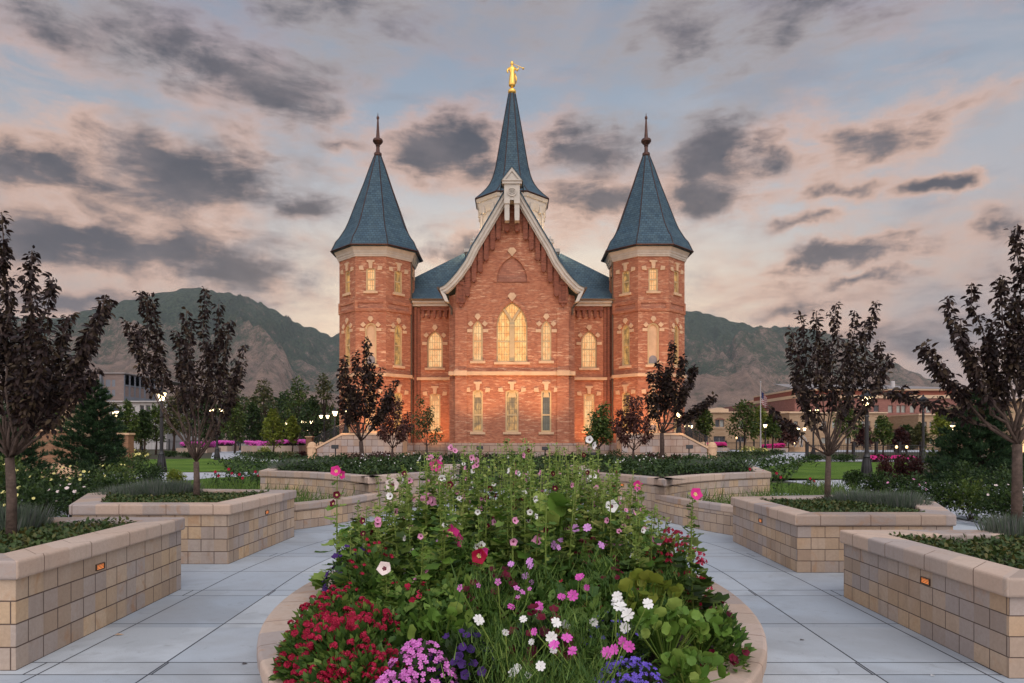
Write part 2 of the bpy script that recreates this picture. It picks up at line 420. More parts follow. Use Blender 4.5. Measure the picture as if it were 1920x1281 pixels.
# paving with sawn joints
def make_paving():
    m, n, b = principled('plaza_slabs', .6, .35)
    p = n.add('ShaderNodeNewGeometry').outputs['Position']; x, y, z = n.sep(p)
    ax = n.math('ABSOLUTE', n.math('ADD', x, n.math('MULTIPLY', n.math('SUBTRACT', y, 4.7), n.math('MULTIPLY', n.math('SIGN', x), -.02))))
    yy_ = n.math('MULTIPLY', n.math('MAXIMUM', n.math('SUBTRACT', y, 8.0), 0.0), .51); axs = ax
    ax = n.math('SQRT', n.math('ADD', n.math('MULTIPLY', ax, ax), n.math('MULTIPLY', yy_, yy_)))
    def line(v, c, w=.014): return n.math('LESS_THAN', n.math('ABSOLUTE', n.math('SUBTRACT', v, c)), w*.5)
    ym = n.math('MODULO', n.math('ADD', n.math('SUBTRACT', y, 4.78), 242.0), 2.42)
    strip = n.math('LESS_THAN', ym, .27)
    xs = [1.25, 2.55, 3.33, 4.7, 6.1, 7.5, 9.0]
    acc = line(ym, .006)
    for c in (.27, 1.33): acc = n.math('MAXIMUM', acc, line(ym, c))
    for c in xs: acc = n.math('MAXIMUM', acc, line(ax, c))
    xm = n.math('MODULO', n.math('ADD', ax, .62), .9)
    acc = n.math('MAXIMUM', acc, n.math('MULTIPLY', strip, line(xm, .45)))
    cx = n.math('FLOOR', n.math('DIVIDE', ax, 1.28)); cy = n.math('FLOOR', n.math('DIVIDE', n.math('SUBTRACT', y, 4.78), 1.21))
    wn = n.add('ShaderNodeTexWhiteNoise', noise_dimensions='3D'); n.put(wn.inputs['Vector'], n.comb(cx, cy, n.math('SIGN', x)))
    c = n.mix(wn.outputs['Value'], srgb(164, 174, 184), srgb(194, 200, 204))
    c = n.mix(n.mr(n.noise(p, 1.3, 6, .65), .4, .75, 0, .5), c, srgb(156, 156, 156))
    c = n.mix(n.mr(n.noise(p, 5.0, 5, .7, 1.0), .56, .76, 0, .5), c, srgb(120, 120, 118))
    c = n.mix(n.mr(n.noise(p, .55, 4, .6, .6), .5, .62, 0, .35), c, srgb(136, 138, 140))
    c = n.mix(n.mr(n.noise(p, 160, 3, .8), .35, .7, 0, .35), c, srgb(122, 124, 124))
    c = n.mix(acc, c, srgb(52, 54, 60))
    n.put(b.inputs['Base Color'], c); bump(n, b, n.math('SUBTRACT', n.math('MULTIPLY', n.noise(p, 120, 3, .7), .2), acc), .4, .006)
    return m
M_pave = make_paving()
M_path = noisy('concrete_path', srgb(176, 178, 184), .14, 1.5, .8)
def make_lawn():
    m, n, b = principled('lawn_grass', .9, .1)
    p = n.add('ShaderNodeNewGeometry').outputs['Position']
    c = n.mix(n.mr(n.noise(p, .35, 5, .6), .35, .65), srgb(82, 112, 42), srgb(108, 136, 54))
    c = n.mix(n.mr(n.noise(p, 14, 4, .7), .3, .7, 0, .6), c, srgb(52, 78, 30))
    n.put(b.inputs['Base Color'], c); bump(n, b, n.noise(p, 50, 3, .8), .8, .04); return m
M_lawn = make_lawn()
M_ground = noisy('planted_ground', (.045, .055, .025), .4, .3, .95, col2=(.06, .045, .03))
# ================================================================ SETTING
def sheet(name, poly, z, mat, thick=.02):
    m = MB(); m.prism(poly, z-thick, z); return tag(m.build(name, mat), kind='structure')
m = MB(); m.prism([(-9000, -60), (9000, -60), (9000, 12000), (-9000, 12000)], -.6, -.012)
tag(m.build('ground', M_ground), kind='structure')
sheet('plaza_paving', [(-10.2, -6), (10.2, -6), (10.2, 12.5), (9.5, 22.5), (-9.5, 22.5), (-10.2, 15)], 0.0, M_pave)
sheet('garden_path', [G(49, 966), (-14.5, 20), (-14.5, 26), G(420, 886), G(560, 884), G(640, 884), (-5, 22), (-9, 22), (-9.5, 14)], .004, M_path)
sheet('garden_path', [(-34, 34.5), (-5, 33.5), (-5, 28.5), (-28, 27.5)], .008, M_path)
sheet('garden_path', [(5, 30.5), G(1600, 900), G(1660, 902), G(1590, 925), G(1500, 906), G(1440, 897), (5, 26)], .006, M_path)
sheet('garden_path', [(9.2, 14), G(1745, 962), G(1880, 1000), (10.5, 8), (9, 9)], .004, M_path)
sheet('garden_path', [G(1600, 900), G(1660, 902), (24, 22), (13, 13), (9.5, 13), G(1590, 928)], .010, M_path)
sheet('garden_path', [G(395, 861), G(400, 845), G(455, 845), G(450, 853), G(500, 861), G(560, 864), G(640, 865), G(640, 870), G(520, 869), G(430, 863)], .006, M_path)
sheet('garden_path', [G(1300, 868), G(1356, 869), G(1420, 861), G(1472, 849), G(1514, 849), G(1510, 861), G(1470, 871), G(1403, 880), G(1300, 878)], .006, M_path)
sheet('temple_walk', [(-30, 55.6), (30, 55.6), (30, 51.5), (-30, 51.5)], .004, M_path)
sheet('lawn', [G(255, 862), G(400, 860), G(520, 869), G(600, 872), (-9, 38), (-9, 34.6), G(420, 884), G(250, 886)], .010, M_lawn)
sheet('lawn', [G(390, 897), G(480, 893), G(560, 896), G(560, 906), (-6, 22.4), (-11, 22.6), (-13, 25.5)], .012, M_lawn)
sheet('lawn', [G(1300, 879), G(1403, 880), G(1470, 871), G(1510, 866), G(1700, 868), G(1720, 890), G(1600, 899), G(1440, 896), (6, 31)], .012, M_lawn)
sheet('lawn', [G(1425, 905), G(1500, 908), G(1552, 928), (8.4, 21), (6.5, 22.6)], .014, M_lawn)
sheet('parking_lot', [G(240, 842), (-22, 92), (-22, 150), (-80, 150)], .004, noisy('asphalt', (.05, .05, .055), .2, 2, .9))
sheet('fountain_plaza', [(26, 92), (60, 88), (110, 98), (110, 105), (26, 106)], .004, M_path)

# ---- mountains: height field in polar rows, crest line follows the skyline
def make_mountains():
    pts = [(-900,640),(-500,600),(-200,575),(0,592),(120,596),(200,572),(245,562),(290,552),(345,541),(372,541),(400,545),(450,553),(500,573),(560,606),(620,629),
           (700,600),(850,575),(1000,560),(1150,566),(1280,582),(1310,584),(1370,601),(1420,613),(1480,612),(1530,618),(1600,641),(1660,672),(1700,692),(1770,722),(1850,745),(2000,760),(2500,790),(3200,800)]
    azs = [math.atan((p[0]-960)/1280) for p in pts]; els = [(824-p[1])/1280/math.sqrt(1+((p[0]-960)/1280)**2) for p in pts]
    fr = [(-900,800),(-200,760),(0,742),(150,735),(260,688),(330,690),(420,712),(520,735),(640,742),(900,745),(1200,720),(1290,700),(1340,692),(1400,706),(1470,735),(1560,765),(1700,790),(2400,815),(3200,820)]
    faz = [math.atan((p[0]-960)/1280) for p in fr]; fel = [(824-p[1])/1280/math.sqrt(1+((p[0]-960)/1280)**2) for p in fr]
    na, nr = 760, 190
    A = np.linspace(-1.0, 1.05, na); T = np.linspace(0, 1, nr)
    rr = 1300+T*3300
    E = np.interp(A, azs, els); FE = np.interp(A, faz, fel)
    def vn(x, y, seed):
        r = np.random.default_rng(seed); g = r.random((256, 256)); xi = np.floor(x).astype(int); yi = np.floor(y).astype(int)
        fx = x-xi; fy = y-yi; fx = fx*fx*(3-2*fx); fy = fy*fy*(3-2*fy)
        a = g[xi % 256, yi % 256]; b = g[(xi+1) % 256, yi % 256]; c = g[xi % 256, (yi+1) % 256]; d = g[(xi+1) % 256, (yi+1) % 256]
        return (a*(1-fx)+b*fx)*(1-fy)+(c*(1-fx)+d*fx)*fy
    AA, TT = np.meshgrid(A, T, indexing='ij'); RR = 1300+TT*3300
    XX = RR*np.sin(AA); YY = RR*np.cos(AA)
    crest = (E*4300)[:, None]; front = (FE*2100)[:, None]
    s = np.clip((TT-.12)/.79, 0, 1)
    # gullies: ridged noise narrow across, long down-slope, warped so that spurs lean
    warp = vn(XX/520+9, YY/520+3, 5)-.5
    q = AA*15+warp*1.7-TT*1.3
    rd = np.zeros_like(q); amp = 1.0; fq = 1.0
    for k in range(6):
        rd += amp*(1-np.abs(2*vn(q*fq+11*k, TT*fq*2.2+5*k, 20+k)-1)); amp *= .52; fq *= 2.05
    rd = rd/2.0
    H = crest*(.10*s+.90*s**1.25)
    H = H*(1+ (rd-.55)*.85*np.sin(np.pi*np.clip(s, 0, 1))**.8)
    fs = np.exp(-((TT-.245)/.11)**2)*front
    H = np.maximum(H, fs*(.62+.5*rd))
    fine = vn(XX/60, YY/60, 77)-.5+.5*(vn(XX/28, YY/28, 78)-.5)
    H = H+fine*38*np.clip(s*3, 0, 1)
    back = np.clip((TT-.91)/.09, 0, 1); H = H*(1-back*.35)
    # keep the skyline: rescale every column so that its highest bearing equals the crest elevation
    el = (H-1.65)/RR; mx = el.max(axis=1); k = 9
    ker = np.ones(k)/k; mxs = np.convolve(np.pad(mx, k//2, 'edge'), ker, 'valid')
    H = H*(E/np.maximum(mxs, 1e-4))[:, None]
    H[:, 0] = -2
    V = np.stack([XX, YY, H], -1).reshape(-1, 3)
    i = np.arange(na-1)[:, None]*nr+np.arange(nr-1)[None, :]; i = i.ravel()
    F = np.stack([i, i+nr, i+nr+1, i+1], -1)
    m, n, b = principled('mountain_slopes', .95, .05)
    g = n.add('ShaderNodeNewGeometry'); p = g.outputs['Position']; nz = n.sep(g.outputs['Normal'])[2]; z = n.sep(p)[2]
    ps = n.vm('SCALE', p, scale=.001)
    big = n.noise(ps, 2.4, 7, .66, .4); fn = n.noise(ps, 14, 8, .78, .3); ff = n.noise(ps, 70, 4, .75)
    scrub = n.math('ADD', n.math('MULTIPLY', big, 1.1), n.math('ADD', n.math('MULTIPLY', fn, 1.1), n.math('ADD', n.math('MULTIPLY', ff, .75), n.math('MULTIPLY', n.math('SUBTRACT', n.noise(ps, 160, 3, .7), .5), .6))))
    ra = n.add('ShaderNodeAttribute'); ra.attribute_name = 'ridge'; scrub = n.math('ADD', scrub, n.mr(ra.outputs['Fac'], .35, .85, .10, -.12, False))  # rocky ridges, green gullies; the colour contrast also stands in for relief shading
    scrub = n.math('ADD', scrub, n.mr(z, 60, 620, -.26, .30, False))
    rock = n.mix(n.mr(fn, .35, .65), srgb(200, 168, 148), srgb(156, 136, 122))
    rock = n.mix(n.mr(n.noise(ps, 34, 5, .7), .5, .7, 0, .5), rock, srgb(168, 138, 122))
    green = n.mix(n.mr(ff, .3, .7), srgb(54, 72, 56), srgb(108, 120, 92))
    c = n.mix(n.mr(scrub, 1.26, 1.66), rock, green)
    n.put(b.inputs['Base Color'], c); bump(n, b, n.math('ADD', fn, n.math('MULTIPLY', ff, .5)), 1.0, 70)
    o = mesh_np('mountains', V, F, m); at = o.data.attributes.new('ridge', 'FLOAT', 'POINT'); at.data.foreach_set('value', rd.astype(np.float32).ravel()); tag(o, kind='structure')
make_mountains()

# ================================================================ TEMPLE
temple = empty('temple', (0, 66, 0), 'red brick temple with a steep central gable, two round-capped corner towers and blue slate spires', 'temple')
def arch(c, w, z0, zs, zt, n=10):            # pointed arch outline
    hw = w/2; h = zt-zs; pts = [(c-hw, z0), (c+hw, z0), (c+hw, zs)]
    r = (hw*hw+h*h)/(2*hw)
    a1 = math.asin(min(1, h/r)) if h <= r else PI/2
    for i in range(1, n): a = a1*i/n; pts.append((c+hw-r+r*math.cos(a), zs+r*math.sin(a)))
    pts.append((c, zt))
    for i in range(n-1, 0, -1): a = a1*i/n; pts.append((c-hw+r-r*math.cos(a), zs+r*math.sin(a)))
    pts.append((c-hw, zs)); return pts
def seg(c, w, z0, zs, zt, n=8):              # segmental head
    hw = w/2; pts = [(c-hw, z0), (c+hw, z0)]
    for i in range(n+1): u = 1-2*i/n; pts.append((c+hw*u, zs+(zt-zs)*(1-u*u)))
    return pts
def inset(poly, c, z0, w, t, zt):            # scale toward the opening's middle by t on each side
    zc = (z0+zt)/2; sx = (w/2-t)/(w/2); sz = ((zt-z0)/2-t)/((zt-z0)/2)
    return [(c+(u-c)*sx, zc+(z-zc)*sz) for u, z in poly]
def keystones(mb, F, kind, c, w, zs, zt):
    if kind == 'point':
        q = .30
        def dia(u, z, s, rot=0):
            pl = [(0, -s), (s*.95, .1*s), (.42*s, s), (-.42*s, s), (-s*.95, .1*s)]
            return [(u+a*math.cos(rot)-b_*math.sin(rot), z+a*math.sin(rot)+b_*math.cos(rot)) for a, b_ in pl]
        mb.fprism(F, dia(c, zt+.30, .29), -.02, .09)
        for s in (-1, 1):
            zz = zs+(zt-zs)*.62; uu = c+s*(w/2*.72+.30)
            mb.fprism(F, [(uu+a*math.cos(-s*.75)-b_*math.sin(-s*.75), zz+a*math.sin(-s*.75)+b_*math.cos(-s*.75)) for a, b_ in [(-.18, -.17), (.18, -.17), (.20, .19), (-.20, .19)]], -.02, .08)
            u0 = c+s*(w/2+.02); u1 = c+s*(w/2+.48)
            mb.fbox(F, min(u0, u1), max(u0, u1), zs-.26, zs+.02, -.02, .07)
    else:
        mb.fprism(F, [(c-.14, zt-.05), (c+.14, zt-.05), (c+.20, zt+.52), (c+.36, zt+.56), (c+.36, zt+.72), (c-.36, zt+.72), (c-.36, zt+.56), (c-.20, zt+.52)], -.02, .10)
        for s in (-1, 1):
            u = c+s*(w/2+.38)
            mb.fprism(F, [(u-s*.20, zt-.22), (u+s*.24, zt-.17), (u+s*.27, zt+.15), (u-s*.12, zt+.21)], -.02, .08)
def window(F, kind, c, w, z0, zs, zt, bar, glass, depth=.25, panel=None, stones=True, twin=False, blind=None, sill=True):
    fn = arch if kind == 'point' else seg
    out = fn(c, w, z0, zs, zt); t = min(.14, w*.15); inn = inset(out, c, z0, w, t, zt)
    mb = MB(); mb.fring(F, out, inn, -depth+.02, -depth+.17)
    if bar is not None and not blind: mb.fbox(F, c-w/2+t*.8, c+w/2-t*.8, bar-.06, bar+.06, -depth+.03, -depth+.12)
    if twin:
        mb.fbox(F, c-.22, c+.22, z0+t*.6, zs+.5, -depth+.03, -depth+.26)
        for s in (-1, 1):
            pts = []
            for k in range(9):
                q = k/8; uu = c+s*(.02+ (w/2*.60)*q**1.5); zz = zs+.2+(zt-zs)*.66*q
                pts.append(F.p(uu, zz, -depth+.1))
            mb.tube(pts, .16, 6)
    if panel is not None: mb.fprism(F, [(u, z) if z > zs-.01 else (u, panel) for u, z in inset(out, c, z0, w, t*.6, zt)], -depth+.02, -depth+.11)
    wn = mb.build('window', M_cream, temple)
    g = MB(); g.fprism(F, inset(out, c, z0, w, t*.5, zt), -depth-.02, -depth+.03)
    g.build('pane' if not blind else 'blind_panel', glass if not blind else M_sand, wn)
    if blind:
        bl = MB(); bl.fprism(F, arch(c, w*.7, z0+.16, z0+.5, z0+blind), -depth+.031, -depth+.05); bl.build('tympanum', M_greystone, wn)
    if sill: s_ = MB(); s_.fbox(F, c-w/2-.22, c+w/2+.22, z0-.22, z0-.002, -.1, .14); s_.build('sill', M_sand, wn)
    if stones: k = MB(); keystones(k, F, kind, c, w, zs, zt); k.build('keystone', M_sand, wn)
    return out
M_greystone = noisy('grey_stone', srgb(140, 132, 132), .1, 2, .8)

# ---- pavilion (steep gable)
F0 = Frame((0, 61, 0), (1, 0, 0), (0, -1, 0)); D0 = 61
zz = lambda py: Z(py, 61); hwp = 5.05; ZB = 1.3
rake = [(840,560),(857,523),(872,500),(886,474),(903,446),(925,409),(942,380),(960,350)]
half = [(-X(px, 61), zz(py)) for px, py in rake]     # positive half widths
gpts = [(hwp, ZB), (hwp, zz(549))]+[(u, z) for u, z in half if u < hwp]
outer = [(-hwp, ZB)]+gpts[0:]; outer = gpts+[(-u, z) for u, z in reversed(gpts) if u > 1e-6]
outer = outer[:1]+outer[1:]
wp = []
def W(Fx, d, kind, pxc, pw, y0, ys, yt, ybar, glass, lst, **kw):
    c = X(pxc, d) if Fx is None else pxc
holes = []
def addw(F, d, kind, c, w, y0, ys, yt, yb, gl, holes, **kw):
    zf = lambda py: Z(py, d)
    holes.append(window(F, kind, c, w, zf(y0), zf(ys), zf(yt), None if yb is None else zf(yb), gl, **kw))
addw(F0, 61, 'point', 0, 58*.0477, 679, 612, 566, 640, M_gl1, holes, twin=True, stones=False, depth=.35)
for s in (-1, 1):
    addw(F0, 61, 'point', s*3.06, .92, 677, 618, 601, 640, M_gl2, holes)
    addw(F0, 61, 'seg', s*3.06, .92, 810, 734, 731, 778, M_gl3 if s < 0 else M_gl4, holes, panel=zz(745))
addw(F0, 61, 'seg', 0, 1.18, 810, 734, 731, 778, M_gl3, holes, panel=zz(745))
niche = arch(0, 57*.0477, zz(529), zz(526), zz(481)); holes.append(niche)
m = MB(); m.fwall(F0, outer, holes, .38); m.build('gable_wall', M_brick, temple)
m = MB(); m.fprism(F0, niche, -.33, -.10); m.build('blind_arch', M_brick_rough, temple)
m = MB()
for rr_ in (0, 1):
    a = None
    if rr_ == 0: a0 = a
m.fring(F0, arch(0, 57*.0477+.5, zz(529), zz(526), zz(481)+.3), arch(0, 57*.0477, zz(529), zz(526), zz(481)), 0, .07)
m.fring(F0, arch(0, 58*.0477+.6, zz(612)-.02, zz(612), zz(566)+.36), arch(0, 58*.0477, zz(612)-.02, zz(612), zz(566)), 0, .07)
m.build('arch_hood', M_brick, temple)
for py in (473, 557.5):
    k = MB(); k.fprism(F0, [(0, zz(py+8.5)), (.40, zz(py-2)), (.17, zz(py-8)), (-.17, zz(py-8)), (-.40, zz(py-2))], -.02, .13); k.build('keystone', M_sand, temple)
# side walls of the pavilion, corner piers and buttress columns
m = MB()
for s in (-1, 1):
    m.box(min(s*hwp, s*(hwp-.3)), max(s*hwp, s*(hwp-.3)), 61.4, 67.2, ZB, zz(549)-.2)
m.build('side_wall', M_brick, temple)
for s in (-1, 1):
    m = MB(); u1 = s*hwp+s*.02; u0 = s*(hwp-1.02)
    m.fbox(F0, min(u0, u1), max(u0, u1), ZB, Z(705, 61), -.05, .14)
    m.fbox(F0, min(u0, u1), max(u0, u1), Z(696, 61), zz(583), -.05, .12)
    for k, (du, dn) in enumerate(((.06, -.12), (.27, -.38), (.48, -.62))):
        m.fbox(F0, min(s*(hwp+du-.1), s*(hwp+du+.12)), max(s*(hwp+du-.1), s*(hwp+du+.12)), ZB, zz(552), dn-.5, dn)
    m.build('corner_pier', M_brick, temple)
# string course, base course
m = MB(); m.fprism(Frame((0, 61, 0), (1, 0, 0), (0, -1, 0)), [(-hwp-.6, zz(704)), (hwp+.6, zz(704)), (hwp+.6, zz(697)), (-hwp-.6, zz(697))], -.1, .22)
for s in (-1, 1):
    m.fbox(F0, min(s*4.0, s*5.15), max(s*4.0, s*5.15), zz(704.6), zz(695.5), .0, .36)
    m.box(min(s*(hwp), s*(hwp+.62)), max(s*hwp, s*(hwp+.62)), 61.15, 67, zz(704), zz(697))
m.build('string_course', M_sand, temple)
m = MB(); m.box(-hwp-.32, hwp+.32, 60.62, 67, -.02, ZB-.14); m.box(-hwp-.26, hwp+.26, 60.70, 67, ZB-.14, ZB+.02)
m.box(-hwp-.7, -hwp-.3, 61.1, 67.2, -.02, ZB); m.box(hwp+.3, hwp+.7, 61.1, 67.2, -.02, ZB)
m.build('stone_base', M_base, temple)
# pendant brick panels and corbels under the rake
for s in (-1, 1):
    c = s*4.56
    m = MB(); m.fprism(F0, [(c-.36, zz(568)), (c, zz(577)), (c+.36, zz(568)), (c+.36, zz(528)), (c-.36, zz(528))][::1], .0, .16)
    m.fring(F0, [(c-.40, zz(569)), (c+.40, zz(569)), (c+.40, zz(530)), (c-.40, zz(530))], [(c-.2, zz(565)), (c+.2, zz(565)), (c+.2, zz(535)), (c-.2, zz(535))], .14, .24)
    m.build('pendant_panel', M_brick_dk, temple)
def rake_z(u):
    u = abs(u); h = sorted(half); return float(np.interp(u, [a for a, b_ in h], [b_ for a, b_ in h]))
for s in (-1, 1):
    for px, yb in ((949.5, 438), (934.8, 451), (923.8, 470), (911.8, 490), (900.9, 512), (888.9, 530.5), (877, 557)):
        c = s*-X(px, 61)
        zt = rake_z(c)-.1
        m = MB(); w = .20
        m.fprism(F0, [(c-w, zz(yb)+.18), (c-w*.5, zz(yb)), (c+w*.5, zz(yb)), (c+w, zz(yb)+.18), (c+w, zt-.18*0), (c-w, zt-.0)], 0, .30)
        c2 = c+s*.0
        m.fprism(F0, [(c-w-.10, zz(yb)+.9), (c+w+.10, zz(yb)+.9), (c+w+.10, zt-.05), (c-w-.10, zt-.05)], .0, .16)
        m.build('corbel', M_brick_dk, temple)
# rake fascia (white), following the swept curve; roof edge above it
ro = [(823,540),(833,535.5),(845,524),(857,510),(872.5,488),(885.6,461.7),(903,433),(925,396),(942.4,366),(960,334)]
ro = [(-X(px, 60.2)*1.0, Z(py, 60.2)) for px, py in ro]     # front overhang plane y=60.2
F1 = Frame((0, 60.2, 0), (1, 0, 0), (0, -1, 0))
def offset_curve(c, t):
    o = []
    for i, (u, z) in enumerate(c):
        a = c[max(i-1, 0)]; b_ = c[min(i+1, len(c)-1)]; dx, dz = b_[0]-a[0], b_[1]-a[1]; L = math.hypot(dx, dz)
        # inward-down normal (towards the axis and down)
        o.append((max(0.0, u-(dz/L)*t), z+(dx/L)*t))
    return o
def band(mb, F, c, t0, t1, n0, n1, s):
    a = offset_curve(c, t0); b_ = offset_curve(c, t1)
    for i in range(len(c)-1):
        q = [a[i], a[i+1], b_[i+1], b_[i]]; q = [(s*u, z) for u, z in q]
        if s < 0: q = q[::-1]
        vs = [F.p(u, z, n1) for u, z in q]+[F.p(u, z, n0) for u, z in q]
        mb.add(vs, [(0, 1, 2, 3), (7, 6, 5, 4), (0, 4, 5, 1), (3, 2, 6, 7)]+([(0, 3, 7, 4)] if i == 0 else [])+([(1, 5, 6, 2)] if i == len(c)-2 else []))
for s in (-1, 1):
    m = MB(); band(m, F1, ro, .0, .22, -.8, 0.0, s); band(m, F1, ro, .20, .48, -.8, -.12, s); band(m, F1, ro, .46, .60, -.8, -.3, s)
    e = ro[0]; q = [(s*(e[0]-.02), e[1]-.05), (s*(e[0]-.62), e[1]-.62), (s*(e[0]-.85), e[1]-1.25), (s*(e[0]-.5), e[1]-1.12)]
    m.fprism(F1, q if s > 0 else q[::-1], -.8, -.05)
    m.build('rake_board', M_white, temple)
    m = MB(); band(m, F1, ro, -.10, .0, -12.0, .10, s)
    m.build('gable_roof', M_slate, temple)
    m = MB(); m.tube([(s*(ro[0][0]+.05), 60.12, ro[0][1]-.02), (s*(ro[0][0]-.1), 66.6, ro[0][1]-.05)], .14, 6)
    m.tube([(s*(ro[0][0]+.02), 60.3, ro[0][1]-.1), (s*(ro[0][0]-.45), 61.0, zz(562)), (s*(hwp+.35), 61.0, zz(578)), (s*(hwp+.35), 61.05, zz(590))], .11, 6)
    m.build('gutter', M_gutter, temple)
# ornament on the gable apex
m = MB(); zf = lambda py: Z(py, 59.6); F2 = Frame((0, 59.6, 0), (1, 0, 0), (0, -1, 0)); k = 59.6/1280
m.fbox(F2, -14.6*k, 14.6*k, zf(375), zf(344), -1.2, 0)
m.fbox(F2, -18.5*k, 18.5*k, zf(345), zf(341), -1.2, .12)
m.fprism(F2, [(-19.5*k, zf(341)), (19.5*k, zf(341)), (19.5*k, zf(337)), (0, zf(316)), (-19.5*k, zf(337))], -1.2, .1)
m.fring(F2, [(-19.5*k, zf(340)), (19.5*k, zf(340)), (0, zf(315))], [(-13*k, zf(338)), (13*k, zf(338)), (0, zf(322))], .1, .2)
for s in (-1, 1):
    u0, u1 = sorted((s*4.8*k, s*14*k)); m.fbox(F2, u0, u1, zf(413), zf(375), -1.1, -.02)
    m.fbox(F2, u0-.04, u1+.04, zf(382), zf(374), -1.1, .08); m.fprism(F2, [(u0+.06, zf(414)), (u1-.06, zf(414)), (u1, zf(408)), (u0, zf(408))], -.7, .10)
m.fring(F2, [(4.8*k*math.cos(a), zf(375)+.0+.62*math.sin(a)) for a in np.linspace(0, PI, 9)]+[(-4.8*k, zf(375)-.02), (4.8*k, zf(375)-.02)][::1],
        [(4.0*k*math.cos(a), zf(375)+.5*math.sin(a)) for a in np.linspace(0, PI, 9)]+[(-4.0*k, zf(375)-.02), (4.0*k, zf(375)-.02)], -.1, .06)
m.fring(F2, [(.40*math.cos(a), zf(360)+.40*math.sin(a)) for a in np.linspace(0, 2*PI, 20, False)], [(.31*math.cos(a), zf(360)+.31*math.sin(a)) for a in np.linspace(0, 2*PI, 20, False)], -.01, .09)
for a in range(4): m.fring(F2, [(.15*math.cos(a*PI/2)+.14*math.cos(b_), zf(360)+.15*math.sin(a*PI/2)+.14*math.sin(b_)) for b_ in np.linspace(0, 2*PI, 10, False)],
        [(.15*math.cos(a*PI/2)+.09*math.cos(b_), zf(360)+.15*math.sin(a*PI/2)+.09*math.sin(b_)) for b_ in np.linspace(0, 2*PI, 10, False)], -.01, .06)
orn = m.build('gable_ornament', M_white, temple)
m = MB()
for s in (-1, 1):
    m.add([F2.p(s*22*k, zf(339), .25), F2.p(0, zf(312), .25), F2.p(0, zf(314.5), .25), F2.p(s*21*k, zf(342), .25), F2.p(s*22*k, zf(339), -1.6), F2.p(0, zf(312), -1.6), F2.p(0, zf(314.5), -1.6), F2.p(s*21*k, zf(342), -1.6)],
          [(0, 1, 2, 3), (4, 7, 6, 5), (0, 4, 5, 1), (3, 2, 6, 7), (0, 3, 7, 4)])
    m.fbox(F2, min(s*20.4*k, s*22.2*k), max(s*20.4*k, s*22.2*k), zf(351), zf(339), -1.5, .22)
m.build('ornament_roof', M_slate, orn)
for s in (-1, 1):      # twin brick pendants below the white brackets
    m = MB(); c = s*9.6*k; m.fprism(F0, [(c-.22, zz(433)), (c-.1, zz(437)), (c+.1, zz(437)), (c+.22, zz(433)), (c+.22, zz(400)), (c-.22, zz(400))], 0, .6); m.build('corbel', M_brick_dk, temple)

# ---- recessed bays and main block
D1 = 66.8; F3 = Frame((0, D1, 0), (1, 0, 0), (0, -1, 0)); z3 = lambda py: Z(py, D1)
for s in (-1, 1):
    u0, u1 = (5.0, 12.2); hl = []
    c = 7.56 if s > 0 else -7.5
    cc = X(815.5, D1); cc = -cc*s if s > 0 else cc
    cc = abs(X(815.5, D1))*s
    addw(F3, D1, 'point', cc, 1.52, 690, 642, 621, 655, M_gl2 if s < 0 else M_gl2, hl, depth=.3)
    addw(F3, D1, 'seg', cc, 1.06, 808, 740, 738, None, M_gl2, hl, panel=z3(752))
    a, b_ = sorted((s*u0, s*u1))
    m = MB(); m.fwall(F3, [(a, ZB), (b_, ZB), (b_, z3(574)), (a, z3(574))], hl, .35); m.build('bay_wall', M_brick, temple)
    m = MB()
    for pu in (8.98, 9.3, 9.62): m.fbox(F3, min(s*pu, s*(pu+.24)), max(s*pu, s*(pu+.24)), ZB, z3(577), -.05, .16+.10*(pu-8.98)/.32)
    m.fbox(F3, min(s*6.1, s*8.9), max(s*6.1, s*8.9), z3(583), z3(575), -.05, .30)
    for i in range(5):
        pu = 6.45+i*.56; m.fprism(F3, [(s*pu-.13, z3(594)), (s*pu-.05, z3(597)), (s*pu+.05, z3(597)), (s*pu+.13, z3(594)), (s*pu+.13, z3(582)), (s*pu-.13, z3(582))], 0, .28)
    m.build('bay_corbels', M_brick_dk, temple)
    m = MB(); m.fbox(F3, a, b_, z3(713), z3(708), -.1, .18); m.build('string_course', M_sand, temple)
    m = MB(); m.fbox(F3, a, b_, -.02, ZB-.14, -1, .30); m.fbox(F3, a, b_, ZB-.14, ZB+.02, -1, .22); m.build('stone_base', M_base, temple)
    m = MB(); m.fbox(F3, min(s*5.2, s*12.2), max(s*5.2, s*12.2), z3(575.5), z3(570), -1, .45); m.fbox(F3, min(s*5.2, s*12.2), max(s*5.2, s*12.2), z3(570), z3(566), -1, .75); m.build('cornice', M_white, temple)
    m = MB(); m.tube([(s*5.6, D1-.86, z3(565)), (s*12, D1-.86, z3(565))], .1, 6); m.build('gutter', M_gutter, temple)
m = MB(); m.box(-15.5, 15.5, D1+.3, 112, 0, z3(575)); m.build('main_block', M_brick, temple)
# main roof: low hip rising to the square stage that carries the spire
ze = z3(565); m = MB()
rings = [[(-16, D1-.8, ze), (16, D1-.8, ze), (16, 113, ze), (-16, 113, ze)],
         [(-12.2, D1+2.4, ze+1.75), (12.2, D1+2.4, ze+1.75), (13, 108, ze+1.75), (-13, 108, ze+1.75)],
         [(-5.2, D1+5.5, Z(478, D1+6)), (5.2, D1+5.5, Z(478, D1+6)), (5.2, 100, Z(478, D1+6)), (-5.2, 100, Z(478, D1+6))]]
m.loft(rings); m.build('main_roof', M_slate, temple)
